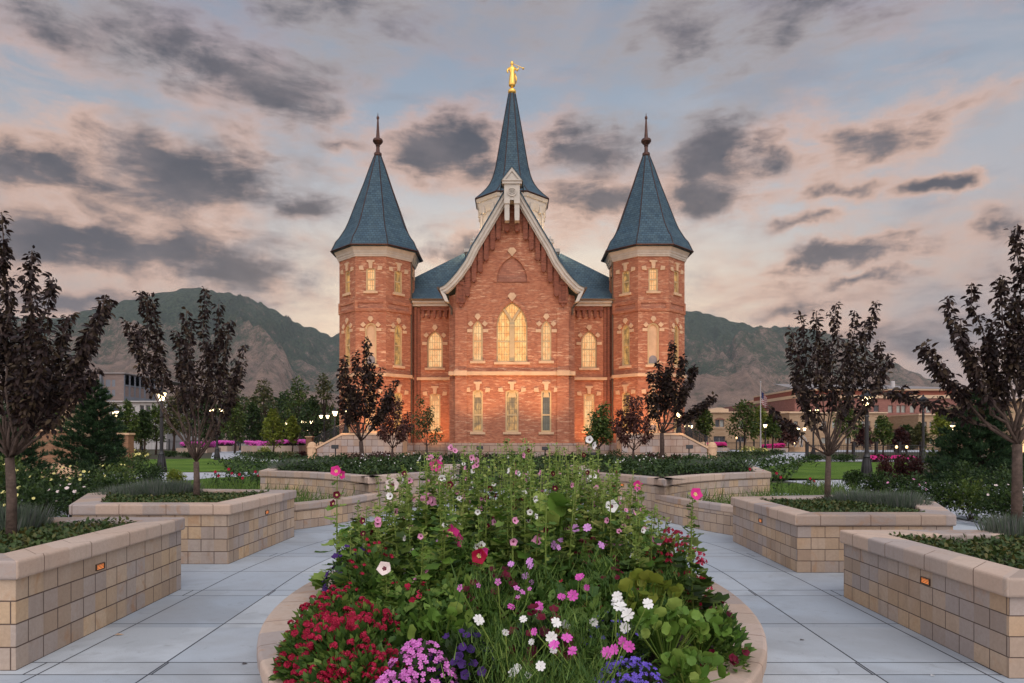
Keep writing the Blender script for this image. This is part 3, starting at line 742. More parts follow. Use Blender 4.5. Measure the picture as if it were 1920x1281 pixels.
# square stage
DS = 74; sp = DS/1280; zs_ = lambda py: Z(py, 69.5)
m = MB(); hw = 90*69.5/1280
m.loft([[(-hw*.80, 70.4, zs_(500)), (hw*.80, 70.4, zs_(500)), (hw*.80, 78, zs_(500)), (-hw*.80, 78, zs_(500))],
        [(-hw*.86, 70.2, zs_(486)), (hw*.86, 70.2, zs_(486)), (hw*.86, 78.2, zs_(486)), (-hw*.86, 78.2, zs_(486))],
        [(-hw*.97, 69.7, zs_(473)), (hw*.97, 69.7, zs_(473)), (hw*.97, 78.6, zs_(473)), (-hw*.97, 78.6, zs_(473))],
        [(-hw, 69.5, zs_(472)), (hw, 69.5, zs_(472)), (hw, 78.8, zs_(472)), (-hw, 78.8, zs_(472))],
        [(-hw, 69.5, zs_(466)), (hw, 69.5, zs_(466)), (hw, 78.8, zs_(466)), (-hw, 78.8, zs_(466))],
        [(-hw*.5, 72, zs_(455)), (hw*.5, 72, zs_(455)), (hw*.5, 77, zs_(455)), (-hw*.5, 77, zs_(455))]])
st = m.build('square_stage', M_white, temple)
for sx in (-1, 1):
    for yy in (70.2, 78.0):
        zb = zs_(466); m = MB(); cx = sx*72.5*69.5/1280
        m.lathe(cx, yy, [(.42, zb), (.42, zb+.25), (.24, zb+.35), (.20, zb+.5), (.38, zb+.72), (.34, zb+.85), (.20, zb+.95), (.28, zb+1.08), (.12, zb+1.2), (.05, zb+1.45), (.01, zb+1.5)], 10)
        for a in range(4): m.box(cx+.26*math.cos(a*PI/2)-.07, cx+.26*math.cos(a*PI/2)+.07, yy+.26*math.sin(a*PI/2)-.07, yy+.26*math.sin(a*PI/2)+.07, zb+.75, zb+1.12)
        m.build('urn', M_white, st)
# octagonal drum and spire
zc = lambda py: Z(py, DS)
m = MB(); m.loft([octa(0, DS, 57.5*sp, zc(470)), octa(0, DS, 57.5*sp, zc(409))], False)
for h0, h1, a0_, a1_ in ((409, 406, 59, 60), (406, 397, 60, 62), (397, 390, 62, 62), (390, 384, 64, 66.2)):
    m.loft([octa(0, DS, a0_*sp, zc(h0)), octa(0, DS, a1_*sp, zc(h1))])
drum = m.build('spire_drum', M_white, temple)
m = MB()
for k_ in range(8):
    a = -PI/2+k_*PI/4; Fk = Frame((57.5*sp*math.cos(a), DS+57.5*sp*math.sin(a), 0), (-math.sin(a), math.cos(a), 0), (math.cos(a), math.sin(a), 0))
    m.fring(Fk, arch(0, 1.5, zc(465), zc(432), zc(420)), arch(0, 1.1, zc(463), zc(432), zc(424)), -.02, .10)
    for uu in (-1.15, 1.15): m.fbox(Fk, uu-.14, uu+.14, zc(470), zc(412), -.02, .10)
    for uu in (-.7, .7): m.fbox(Fk, uu-.2, uu+.2, zc(412), zc(400), .0, .30)
m.build('drum_moulding', M_white, drum)
prof = [(66.2,384),(66.8,381.5),(57,372),(48,362),(41.6,352.5),(37,343),(34,334),(30,318),(26.8,300),(21,265),(14.8,228),(9.2,195),(6.0,177)]
m = MB(); m.loft([octa(0, DS, h*sp, zc(py)) for h, py in prof]); m.build('spire_roof', M_slate, temple)
m = MB()
for k_ in range(8):
    pts = [octa(0, DS, h*sp+.02, zc(py))[k_] for h, py in prof[1:]]; m.tube(pts, .045, 4)
m.tube([p for p in octa(0, DS, 66.9*sp, zc(382.5))]+[octa(0, DS, 66.9*sp, zc(382.5))[0]], .09, 4)
m.build('spire_ridges', M_copper, temple)

# gilded figure on its ball: a thing that stands on the spire
zt0 = zc(177)
st_ = empty('statue', (0, DS, zt0), 'small gilded statue of a robed figure sounding a trumpet, on top of the central spire', 'statue')
m = MB(); m.lathe(0, DS, [(.24, zt0-.02), (.36, zt0+.06), (.44, zt0+.22), (.44, zt0+.36), (.36, zt0+.50), (.22, zt0+.58), (.10, zt0+.62), (.08, zt0+.75)], 16); m.build('ball', M_gold, st_, True)
zb = zt0+.70
m = MB()
def ell(cx, cy, z, rx, ry, n=14): return [(cx+rx*math.cos(2*PI*i/n)*(1+.05*math.sin(5*2*PI*i/n)), cy+ry*math.sin(2*PI*i/n), z) for i in range(n)]
prof_b = [(0,.10,.10,0),(0,.16,.14,.10),(0,.30,.24,.16),(0,.32,.26,.40),(0,.29,.23,.75),(.02,.27,.21,1.10),(.02,.24,.18,1.28),(.01,.22,.17,1.42),(0,.29,.19,1.66),(0,.33,.18,1.84),(0,.26,.15,1.95),(0,.10,.10,2.02),(0,.09,.09,2.08),(0,.14,.15,2.16),(0,.165,.18,2.28),(0,.15,.17,2.40),(0,.08,.09,2.50)]
m.loft([ell(dx, DS, zb+z, rx, ry) for dx, rx, ry, z in prof_b])
m.tube([(-.28, DS, zb+1.84), (-.46, DS-.05, zb+1.60), (-.40, DS-.16, zb+1.35)], [.12, .10, .07], 8)
m.tube([(-.40, DS-.16, zb+1.35), (-.38, DS-.2, zb+1.28)], [.06, .03], 6)
m.tube([(.28, DS, zb+1.84), (.52, DS-.05, zb+1.62), (.66, DS-.1, zb+1.84)], [.12, .10, .06], 8)
m.tube([(.30, DS+.05, zb+1.4), (.42, DS+.1, zb+.9), (.36, DS+.12, zb+.4)], [.05, .10, .03], 6)
m.v = [(x*1.12, DS+(y-DS)*1.12, zb+(z-zb)*1.15) for x, y, z in m.v]; m.build('figure', M_gold, st_, True)
m = MB(); m.tube([(.10, DS-.14, zb+2.22), (.55, DS-.1, zb+2.02), (1.0, DS-.1, zb+1.82), (1.14, DS-.1, zb+1.74)], [.025, .03, .05, .13], 8); m.v = [(x*1.12, DS+(y-DS)*1.12, zb+(z-zb)*1.15) for x, y, z in m.v]; m.build('trumpet', M_gold, st_, True)

# ---- towers
def tower(s):
    cx = s*13.25; AP = 3.44; cy = 64+AP; zf = lambda py: Z(py, 64)
    body = MB(); base = MB(); strs = MB(); bandm = MB(); panel = MB()
    for k_ in range(8):
        a = -PI/2+k_*PI/4
        Fk = Frame((cx+AP*math.cos(a), cy+AP*math.sin(a), 0), (-math.sin(a), math.cos(a), 0), (math.cos(a), math.sin(a), 0))
        hw = AP*math.tan(PI/8); hl = []
        vis = k_ in (0, 1, 7, 2, 6)
        if vis:
            front = k_ == 0
            addw(Fk, 64, 'seg', 0, .90, 546, 504, 502.5, 524, M_gl2 if front else M_gl3, hl)
            addw(Fk, 64, 'point', 0, 1.08 if front else .92, 684, 616, 605, 645, M_gl3, hl, blind=.9 if front else None, sill=True)
            addw(Fk, 64, 'seg', 0, .95, 809, 737, 734, 772, M_gl3, hl, blind=.6 if front else None)
        body.fwall(Fk, [(-hw, ZB), (hw, ZB), (hw, zf(478)), (-hw, zf(478))], hl, .28)
        hwo = (AP+.28)*math.tan(PI/8)
        base.fprism(Fk, [(-hwo, -.02), (hwo, -.02), (hwo, ZB-.14), (-hwo, ZB-.14)], -.5, .28)
        base.fprism(Fk, [(-hwo+.03, ZB-.14), (hwo-.03, ZB-.14), (hwo-.03, ZB+.02), (-hwo+.03, ZB+.02)], -.5, .20)
        hws = (AP+.18)*math.tan(PI/8)
        strs.fprism(Fk, [(-hws, zf(706)), (hws, zf(706)), (hws, zf(700)), (-hws, zf(700))], -.1, .18)
        hb = (AP+.10)*math.tan(PI/8)
        for y0, y1 in ((568, 562), (583, 578)): bandm.fprism(Fk, [(-hb, zf(y0)), (hb, zf(y0)), (hb, zf(y1)), (-hb, zf(y1))], -.1, .10)
        for s2 in (-1, 1): bandm.fbox(Fk, min(s2*hb, s2*(hb-.28)), max(s2*hb, s2*(hb-.28)), zf(578), zf(568), -.05, .098)
        panel.fbox(Fk, -hb+.28, hb-.28, zf(578), zf(568), -.05, .01)
    t = body.build('tower', M_brick, temple)
    base.build('stone_base', M_base, t); strs.build('string_course', M_sand, t); bandm.build('brick_band', M_brick, t); panel.build('rough_panel', M_brick_rough, t)
    m = MB()
    for z0, z1, a0_, a1_ in ((zf(481), zf(478), .10, .14), (zf(478), zf(474), .18, .20), (zf(474), zf(470), .26, .30), (zf(470), zf(463.5), .32, .50)):
        m.loft([octa(cx, cy, AP+a0_, z0), octa(cx, cy, AP+a1_, z1)])
    m.build('cornice', M_white, t)
    zc2 = lambda py: Z(py, cy); zr = zf(462.5)
    prof = [(76.5, zr-.10), (78.5, zr+.06), (71, zc2(462)), (65.5, zc2(455)), (61, zc2(447)), (55, zc2(436)), (49.5, zc2(422)), (38.7, zc2(390)), (24.7, zc2(350)), (13.5, zc2(315)), (6, zc2(293.5))]
    prof = [(h*cy/1280, z) for h, z in prof]
    m = MB(); m.loft([octa(cx, cy, h, z) for h, z in prof]); rf = m.build('tower_roof', M_slate, t)
    m = MB()
    for k_ in range(8): m.tube([octa(cx, cy, h+.02, z)[k_] for h, z in prof[1:]], .04, 4)
    e = octa(cx, cy, prof[1][0]+.04, zr+.0); m.tube(e+[e[0]], .09, 5); m.build('ridge_caps', M_copper, t)
    sp2 = cy/1280; m = MB()
    fp = [(6.2,294),(7.2,292),(7.2,288),(4.5,286),(3.6,284),(3.2,276),(4.2,274),(3.6,272),(6.5,270),(9.4,266),(9.6,264),(8.4,261.5),(4.8,260),(3.6,257.5),(2.8,248),(1.7,228),(1.4,224),(2.4,223),(2.6,221),(2.2,219),(1.0,218),(.5,214),(.15,211)]
    m.lathe(cx, cy, [(r*sp2, zc2(py)) for r, py in fp], 14); m.build('finial', M_copper, t)
tower(-1); tower(1)
for s in (-1, 1):      # downpipes between tower and bay
    m = MB(); m.tube([(s*9.9, 66.2, Z(470, 66)), (s*9.75, 66.1, Z(484, 66)), (s*9.72, 66.1, ZB)], .09, 6); m.build('downpipe', M_gutter, temple)

# ---- stair blocks either side
def stairs(s):
    t = empty('stone_stair', (s*17, 57, 0), 'stone stair with black railings %s' % ('climbing to the left tower' if s < 0 else 'climbing to the right tower'), 'stairs')
    x0, x1 = 13.2, 15.5      # landing end, foot of stair
    A = lambda a, b_: tuple(sorted((s*a, s*b_)))
    zl = 2.0
    for k_, yy in enumerate((56.0, 58.6)):
        F = Frame((0, yy, 0), (1, 0, 0), (0, -1, 0)); m = MB()
        poly = [(s*9.0, -.02), (s*16.0, -.02), (s*16.0, .86), (s*13.9, zl), (s*9.0, zl)]; poly = poly if s > 0 else poly[::-1]
        m.fprism(F, poly, -.35, 0); w = m.build('cheek_wall', M_base, t)
        m = MB(); poly = [(s*16.1, .864), (s*13.9, zl+.004), (s*9.0, zl+.004), (s*9.0, zl+.16), (s*13.95, zl+.16), (s*16.1, 1.02)]; poly = poly if s > 0 else poly[::-1]
        m.fprism(F, poly, -.42, .07); m.build('coping', M_sand, w)
        m = MB(); xx = s*16.45; m.lathe(xx, yy+.17, [(.42, -.02), (.42, .20), (.38, .22), (.38, .95), (.43, .97), (.43, 1.07), (.36, 1.1), (.35, 1.2), (.28, 1.34), (.15, 1.42), (.02, 1.45)], 20)
        m.build('end_post', M_sand, t, False)
    m = MB(); m.box(*A(9.0, 13.8), 56.36, 58.6, 0, zl-.1)
    for i in range(11): m.box(*A(13.8+i*.24, 13.8+(i+1)*.24+.01), 56.36, 58.6, 0, zl-.1-(i+1)*.165)
    m.build('steps', M_sand, t)
    for yy in (56.2, 57.5, 58.75):
        m = MB(); pts = [(s*16.3, yy, 1.75), (s*13.9, yy, zl+1.0), (s*12.3, yy, zl+1.0)]
        m.tube(pts, .03, 6); m.tube([(x, y, z-.8) for x, y, z in pts], .02, 6)
        for q in np.linspace(0, 1, 12): xx = s*(16.3-2.4*q); m.tube([(xx, yy, .9+1.1*q), (xx, yy, 1.75+1.25*q)], .014 if int(q*11+.5) % 4 else .035, 5)
        m.tube([(s*12.3, yy, zl), (s*12.3, yy, zl+1.0)], .035, 5); m.build('railing', M_black, t)
stairs(-1); stairs(1)
# low plinth wall between stair and bed (stone terrace)
# ================================================================ PLANTERS
def wall_run(pts, z0, z1, th, uv0=0.0):
    """vertical strip following an open/closed polyline, outer face on the right-hand side; returns verts/faces/uvs of outer face"""
    pass
def poly_offset(poly, t):
    """inward offset of a counter-clockwise polygon"""
    n = len(poly); out = []
    for i in range(n):
        p0 = Vector(poly[i-1]); p1 = Vector(poly[i]); p2 = Vector(poly[(i+1) % n])
        d1 = (p1-p0).normalized(); d2 = (p2-p1).normalized(); n1 = Vector((-d1.y, d1.x)); n2 = Vector((-d2.y, d2.x))
        b = (n1+n2); b = b/max(.3, b.dot(n1)) if b.length > 1e-4 else n1
        out.append((p1.x+b.x*t, p1.y+b.y*t))
    return out
def ring_uv(name, outer, inner, z0, z1, mat, parent, bevel=0.0, closed=True, step=0.0):
    n = len(outer); V = []; F = []; UV = []
    S = [0.0]
    for i in range(n): a, b_ = outer[i], outer[(i+1) % n]; S.append(S[-1]+math.hypot(a[0]-b_[0], a[1]-b_[1]))
    V += [(x, y, z0) for x, y in outer]+[(x, y, z1) for x, y in outer]+[(x, y, z1) for x, y in inner]+[(x, y, z0) for x, y in inner]
    off = origin(parent) if parent is not None else Vector((0, 0, 0))
    me = bpy.data.meshes.new(name); rng_n = n if closed else n-1
    for i in range(rng_n):
        j = (i+1) % n; s0, s1 = S[i], S[i+1]
        F.append((i, j, n+j, n+i)); UV.append([(s0, z0), (s1, z0), (s1, z1), (s0, z1)])
        F.append((n+i, n+j, 2*n+j, 2*n+i)); UV.append([(s0, z1), (s1, z1), (s1, z1+.1), (s0, z1+.1)])
        F.append((2*n+i, 2*n+j, 3*n+j, 3*n+i)); UV.append([(s0, z1), (s1, z1), (s1, z0), (s0, z0)])
        F.append((3*n+i, 3*n+j, j, i)); UV.append([(s0, z0), (s1, z0), (s1, z0-.1), (s0, z0-.1)])
    if not closed:
        for i in (0, n-1):
            f = (i, n+i, 2*n+i, 3*n+i); f = f if i == 0 else f[::-1]; F.append(f); u = [(S[i], z0), (S[i], z1), (S[i]+.3, z1), (S[i]+.3, z0)]; UV.append(u if i == 0 else u[::-1])
    me.from_pydata([(x-off.x, y-off.y, z-off.z) for x, y, z in V], [], F); me.update()
    ul = me.uv_layers.new(name='UVMap')
    k = 0
    for f, u in zip(F, UV):
        for q in u: ul.data[k].uv = q; k += 1
    me.materials.append(mat); o = bpy.data.objects.new(name, me); COL.objects.link(o)
    if parent is not None: o.parent = parent
    if bevel: b = o.modifiers.new('bevel', 'BEVEL'); b.width = bevel; b.segments = 3; b.limit_method = 'ANGLE'; b.angle_limit = R(40)
    return o
def planter(poly, h, label, lights=(), cope=.14, cw=.34, mat=None, soil=True, group='sandstone planters round the flower bed', cover=True, closed=True, name='planter', cat='planter'):
    c = (sum(p[0] for p in poly)/len(poly), sum(p[1] for p in poly)/len(poly), 0)
    t = empty(name, c, label, cat, group)
    inn = poly_offset(poly, .26)
    ring_uv('wall', poly, inn, -.02, h-cope, mat or M_block, t, closed=closed)
    ring_uv('coping', poly_offset(poly, -.035), poly_offset(poly, cw-.035), h-cope, h, M_cope, t, bevel=.022, closed=closed)
    if soil: m = MB(); m.prism(inn, h-.4, h-.09); m.build('soil', M_soil, t)
    for (i, f, zf) in lights:
        a = Vector(poly[i]); b_ = Vector(poly[(i+1) % len(poly)]); d = (b_-a); L = d.length; d.normalize(); nn = Vector((d.y, -d.x)); p = a+d*(L*f)
        Fr = Frame((p.x, p.y, 0), (d.x, d.y, 0), (nn.x, nn.y, 0)); w, hh = .066, .028
        m = MB(); m.fring(Fr, [(-w, zf-hh), (w, zf-hh), (w, zf+hh), (-w, zf+hh)], [(-w+.008, zf-hh+.008), (w-.008, zf-hh+.008), (w-.008, zf+hh-.008), (-w+.008, zf+hh-.008)], -.01, .012)
        for q in (-.010, .002, .013): m.fbox(Fr, -w+.007, w-.007, zf+q-.002, zf+q+.002, 0, .01)
        sl = m.build('step_light', M_gutter, t); m = MB(); m.fbox(Fr, -w+.007, w-.007, zf-hh+.007, zf+hh-.007, -.01, .004); m.build('lens', M_step, sl)
    return t, inn
pl1 = [(-7.2, 4.87), (-3.54, 4.87), (-3.65, 7.53), (-7.2, 7.53)]
pl2 = [(-6.6, 10.4), (-5.85, 9.03), (-3.75, 9.03), (-3.70, 11.6), (-6.0, 12.0), (-6.9, 11.8)]
pl2 = [(-6.75, 10.9), (-5.82, 9.03), (-3.75, 9.03), (-3.70, 11.6), (-6.2, 12.0)]
pr1 = [(3.43, 4.71), (7.4, 4.71), (7.4, 7.16), (3.48, 7.16)]
pr2 = [(3.53, 8.45), (5.46, 8.45), (6.3, 10.2), (6.2, 11.6), (3.58, 11.06)]
T1, in1 = planter(pl1, .79, 'stone planter at the left front of the plaza, cut by the left photo edge', [(1, .40, .545)])
T2, in2 = planter(pl2, .79, 'second stone planter on the left, standing behind the front left one', [(2, .52, .545)])
T3, in3 = planter(pr1, .70, 'stone planter at the right front of the plaza, cut by the right photo edge', [(3, .60, .47)], mat=M_block_r)
T4, in4 = planter(pr2, .72, 'second stone planter on the right, standing behind the front right one', [(4, .50, .49)], mat=M_block_r)
# planters behind, concave along the ring walk
def arc_pts(a, b_, bulge, n):
    a = Vector(a); b_ = Vector(b_); d = b_-a; nn = Vector((-d.y, d.x)).normalized()
    return [tuple(a+d*t+nn*bulge*4*t*(1-t)) for t in np.linspace(0, 1, n)]
plb = arc_pts((-6.6, 17.9), (-3.12, 14.87), .38, 10)+arc_pts((-3.12, 14.87), (-1.75, 17.6), .12, 7)[1:]+[(-1.75, 22.6), (-7.6, 22.6)]
prb = [(1.75, 22.6), (1.9, 17.4)]
prb = [(1.9, 17.0)]+arc_pts((1.9, 17.0), (3.16, 14.08), .12, 7)[1:]+arc_pts((3.16, 14.08), (6.5, 17.2), .38, 10)[1:]+[(7.6, 21.8), (1.9, 21.8)]
T5, in5 = planter(plb, .83, 'long curved stone planter holding the dark tree left of the temple front', [(11, .35, .60)], cope=.15)
T6, in6 = planter(prb, .83, 'long curved stone planter holding the dark tree right of the temple front', [(2, .6, .60)], cope=.15)
# low seat walls curving between the planters
def seatwall(a, b_, bulge, h, label):
    pts = arc_pts(a, b_, bulge, 12); inner = [(x+(.30 if a[0] > 0 else -.30)*.55, y+.26) for x, y in pts]
    t = empty('seat_wall', (pts[6][0], pts[6][1], 0), label, 'low wall', 'low curved walls between the planters')
    rev = a[0] > 0
    ring_uv('wall', pts, inner, -.02, h-.12, M_block, t, closed=False)
    o2 = [(x-(-.02), y-.03) for x, y in pts]; i2 = [(x, y+.03) for x, y in inner]
    ring_uv('coping', o2, i2, h-.12, h, M_cope, t, bevel=.02, closed=False)
    return pts
seatwall((-4.15, 12.2), (-2.95, 15.1), -.22, .47, 'low curved stone wall left of the flower bed, joining two planters')
seatwall((3.0, 14.4), (4.25, 10.9), -.22, .50, 'low curved stone wall right of the flower bed, joining two planters')
# central oval bed
def oval(a, b_, n=72, cy=6.05): return [(a*math.cos(2*PI*i/n), cy+b_*math.sin(2*PI*i/n)) for i in range(n)]
bed = empty('flower_bed', (0, 6.05, 0), 'oval raised flower bed with a low stone curb in the middle of the plaza', 'flower bed')
ring_uv('wall', oval(1.92, 3.04), oval(1.70, 2.82), -.02, .19, M_cope, bed)
ring_uv('coping', oval(1.95, 3.07), oval(1.64, 2.76), .19, .30, M_cope, bed, bevel=.025)
m = MB(); m.loft([[(x, y, .0) for x, y in oval(1.66, 2.78)], [(x, y, .26) for x, y in oval(1.66, 2.78)], [(x, y, .38) for x, y in oval(1.2, 2.2)], [(x, y, .46) for x, y in oval(.6, 1.2)]]); m.build('soil', M_soil, bed)

# ================================================================ FOLIAGE TOOLKIT
def rot_from(dirs, twist):
    """orthonormal frames (n,3,3), columns x,y,z; y along dirs"""
    y = dirs/np.linalg.norm(dirs, axis=1, keepdims=True)
    ref = np.where(np.abs(y[:, 2:3]) < .95, np.array([[0, 0, 1.0]]), np.array([[1.0, 0, 0]]))
    x = np.cross(y, ref); x /= np.linalg.norm(x, axis=1, keepdims=True); z = np.cross(x, y)
    c, s = np.cos(twist)[:, None], np.sin(twist)[:, None]
    x2 = x*c+z*s; z2 = np.cross(x2, y)
    return np.stack([x2, y, z2], axis=2)
def scatter(tmpl, pos, dirs, size, twist=None, cat=None):
    """tmpl (V,F); returns arrays"""
    tv, tf = tmpl; n = len(pos)
    if twist is None: twist = rng.uniform(-.9, .9, n)
    M = rot_from(np.asarray(dirs, float), twist); size = np.broadcast_to(np.asarray(size, float), (n,))
    V = np.einsum('nij,kj->nki', M, tv)*size[:, None, None]+np.asarray(pos)[:, None, :]
    F = tf[None]+(np.arange(n)*len(tv))[:, None, None]
    return V.reshape(-1, 3), F.reshape(-1, tf.shape[1])
def merge(parts):
    Vs, Fs, o = [], [], 0
    for V, F in parts: Vs.append(V); Fs.append(F+o); o += len(V)
    return np.concatenate(Vs), np.concatenate(Fs)
A_ = np.array
L_leaf = (A_([(0,0,0),(.26,.35,.07),(0,.45,0),(-.26,.35,.07),(.22,.72,-.02),(0,.8,-.08),(-.22,.72,-.02),(0,1.05,-.26)], float),
          A_([(0,1,2),(0,2,3),(1,4,5),(1,5,2),(3,2,5),(3,5,6),(4,7,5),(6,5,7)]))
L_simple = (A_([(0,0,0),(.3,.45,.08),(0,1,-.08),(-.3,.45,.08)], float), A_([(0,1,2),(0,2,3)]))
L_blade = (A_([(-.03,0,0),(.03,0,0),(0,1,.0)], float), A_([(0,1,2)]))
L_blade2 = (A_([(-.02,0,0),(.02,0,0),(.022,.5,.04),(-.022,.5,.04),(0,1,.22)], float), A_([(0,1,2),(0,2,3),(3,2,4)]))
def lobed(n=12, lob=5, amp=.16, cup=.12):
    vs = [(0, .45, -.02)]
    for i in range(n):
        a = -PI/2+.35+(2*PI-.7)*i/(n-1); r = .52*(1+amp*math.cos(lob*(a-PI/2))); vs.append((r*math.cos(a), .45+r*math.sin(a), cup*(r*1.8)**2*(.6+.4*math.cos(3*a))))
    return A_(vs, float), A_([(0, i, i+1) for i in range(1, n)]+[(0, n, 1)])
L_round = lobed(22, 7, .07, .16)
L_vine = lobed(16, 5, .24, .12)
def flower5(n=15, amp=.10, depth=.35, pet=5):
    vs = [(0, 0, 0)]; fs = []
    for i in range(n): a = 2*PI*i/n; vs.append((.28*math.cos(a), depth*.75, .28*math.sin(a)))
    for i in range(n): a = 2*PI*i/n; r = .52*(1+amp*math.cos(pet*a)); vs.append((r*math.cos(a), depth*(.95+.2*math.cos(pet*a)), r*math.sin(a)))
    for i in range(n):
        j = (i+1) % n; fs += [(0, 1+i, 1+j), (1+i, n+1+i, n+1+j), (1+i, n+1+j, 1+j)]
    return A_(vs, float), A_(fs)
L_holly = flower5()
def petals(n=8, w=.15, r=.5, lift=.12):
    vs, fs = [], []
    for i in range(n):
        a = 2*PI*i/n; c, s = math.cos(a), math.sin(a); k = len(vs)
        ww = w*(1+.15*math.sin(3*i)); l2 = lift*(1+.5*math.sin(2.3*i))
        vs += [(0, 0, 0), (c*r*.7-s*ww, l2, s*r*.7+c*ww), (c*r-s*ww*.5, l2*.8, s*r+c*ww*.5), (c*r*1.02+s*ww*.45, l2*.7, s*r*1.02-c*ww*.45), (c*r*.7+s*ww, l2*1.1, s*r*.7-c*ww)]
        fs += [(k, k+1, k+2), (k, k+2, k+3), (k, k+3, k+4)]
    return A_(vs, float), A_(fs)
L_cosmos = petals(); L_phlox = petals(5, .2, .5, .06); L_star = petals(5, .16, .5, -.12)
def unit(n): v = rng.normal(size=(n, 3)); return v/np.linalg.norm(v, axis=1, keepdims=True)

C = srgb
LF_plum = make_leaf('plum_leaf', C(34, 25, 26), C(58, 42, 38), C(84, 70, 50), .6, .12, .25)
LF_plum2 = make_leaf('plum_leaf_warm', C(64, 36, 36), C(96, 60, 52), C(110, 76, 62), .6, .15)
LF_green = make_leaf('tree_leaf', C(50, 70, 30), C(84, 104, 44), C(112, 124, 58))
LF_olive = make_leaf('tree_leaf_olive', C(60, 68, 36), C(94, 96, 54), C(118, 112, 72))
LF_yel = make_leaf('tree_leaf_yellow', C(90, 106, 36), C(126, 138, 50), C(150, 152, 66))
LF_dk = make_leaf('shrub_leaf', C(32, 50, 24), C(56, 78, 36), C(80, 100, 48))
LF_dred = make_leaf('barberry_leaf', C(46, 24, 26), C(78, 38, 38), C(92, 58, 44))
LF_pine = make_leaf('pine_needle', C(28, 50, 32), C(50, 78, 46), C(80, 104, 62), .7, .05)
LF_holly = make_leaf('hollyhock_leaf', C(82, 116, 44), C(116, 148, 62), C(158, 176, 88), .55, .3)
LF_holly2 = make_leaf('hollyhock_leaf_pale', C(104, 128, 58), C(144, 158, 78), C(176, 172, 96), .6, .3)
LF_bed = make_leaf('bed_leaf', C(56, 86, 38), C(88, 118, 50), C(128, 150, 68), .6, .3)
LF_bud = make_leaf('seed_bud', C(112, 140, 62), C(150, 166, 86), C(182, 184, 112), .6, .3)
LF_cov = make_leaf('cover_leaf', C(48, 68, 34), C(80, 98, 50), C(106, 96, 50), .5, .2)
LF_lav = make_leaf('lavender_leaf', C(82, 96, 82), C(108, 122, 100), C(126, 122, 126), .7, .2)
LF_grass = make_leaf('ornamental_grass', C(60, 86, 36), C(90, 116, 46), C(120, 138, 64), .6, .3)
def fl(name, a, b_, c=None): return make_leaf(name, C(*a), C(*b_), C(*(c or b_)), .6, .2, .2)
FL_mag = fl('petal_magenta', (190, 30, 110), (226, 62, 148)); FL_pink = fl('petal_pink', (214, 130, 170), (232, 160, 196)); FL_white = fl('petal_white', (220, 216, 214), (240, 238, 234))
FL_red = fl('petal_crimson', (126, 14, 38), (170, 24, 60), (204, 52, 90)); FL_dark = fl('petal_maroon', (66, 8, 28), (104, 16, 44)); FL_phlox = fl('petal_phlox', (196, 96, 176), (222, 134, 206))
FL_viol = fl('petal_violet', (92, 70, 178), (128, 102, 210)); FL_mauve = fl('petal_mauve', (196, 130, 206), (220, 160, 220)); FL_blush = fl('petal_blush', (226, 200, 200), (240, 222, 216))
FL_yel = fl('petal_yellow', (206, 196, 110), (226, 216, 140)); FL_cos = fl('petal_cosmos', (206, 70, 170), (228, 110, 198)); FL_dviol = fl('petal_dark_violet', (50, 30, 84), (76, 44, 112))

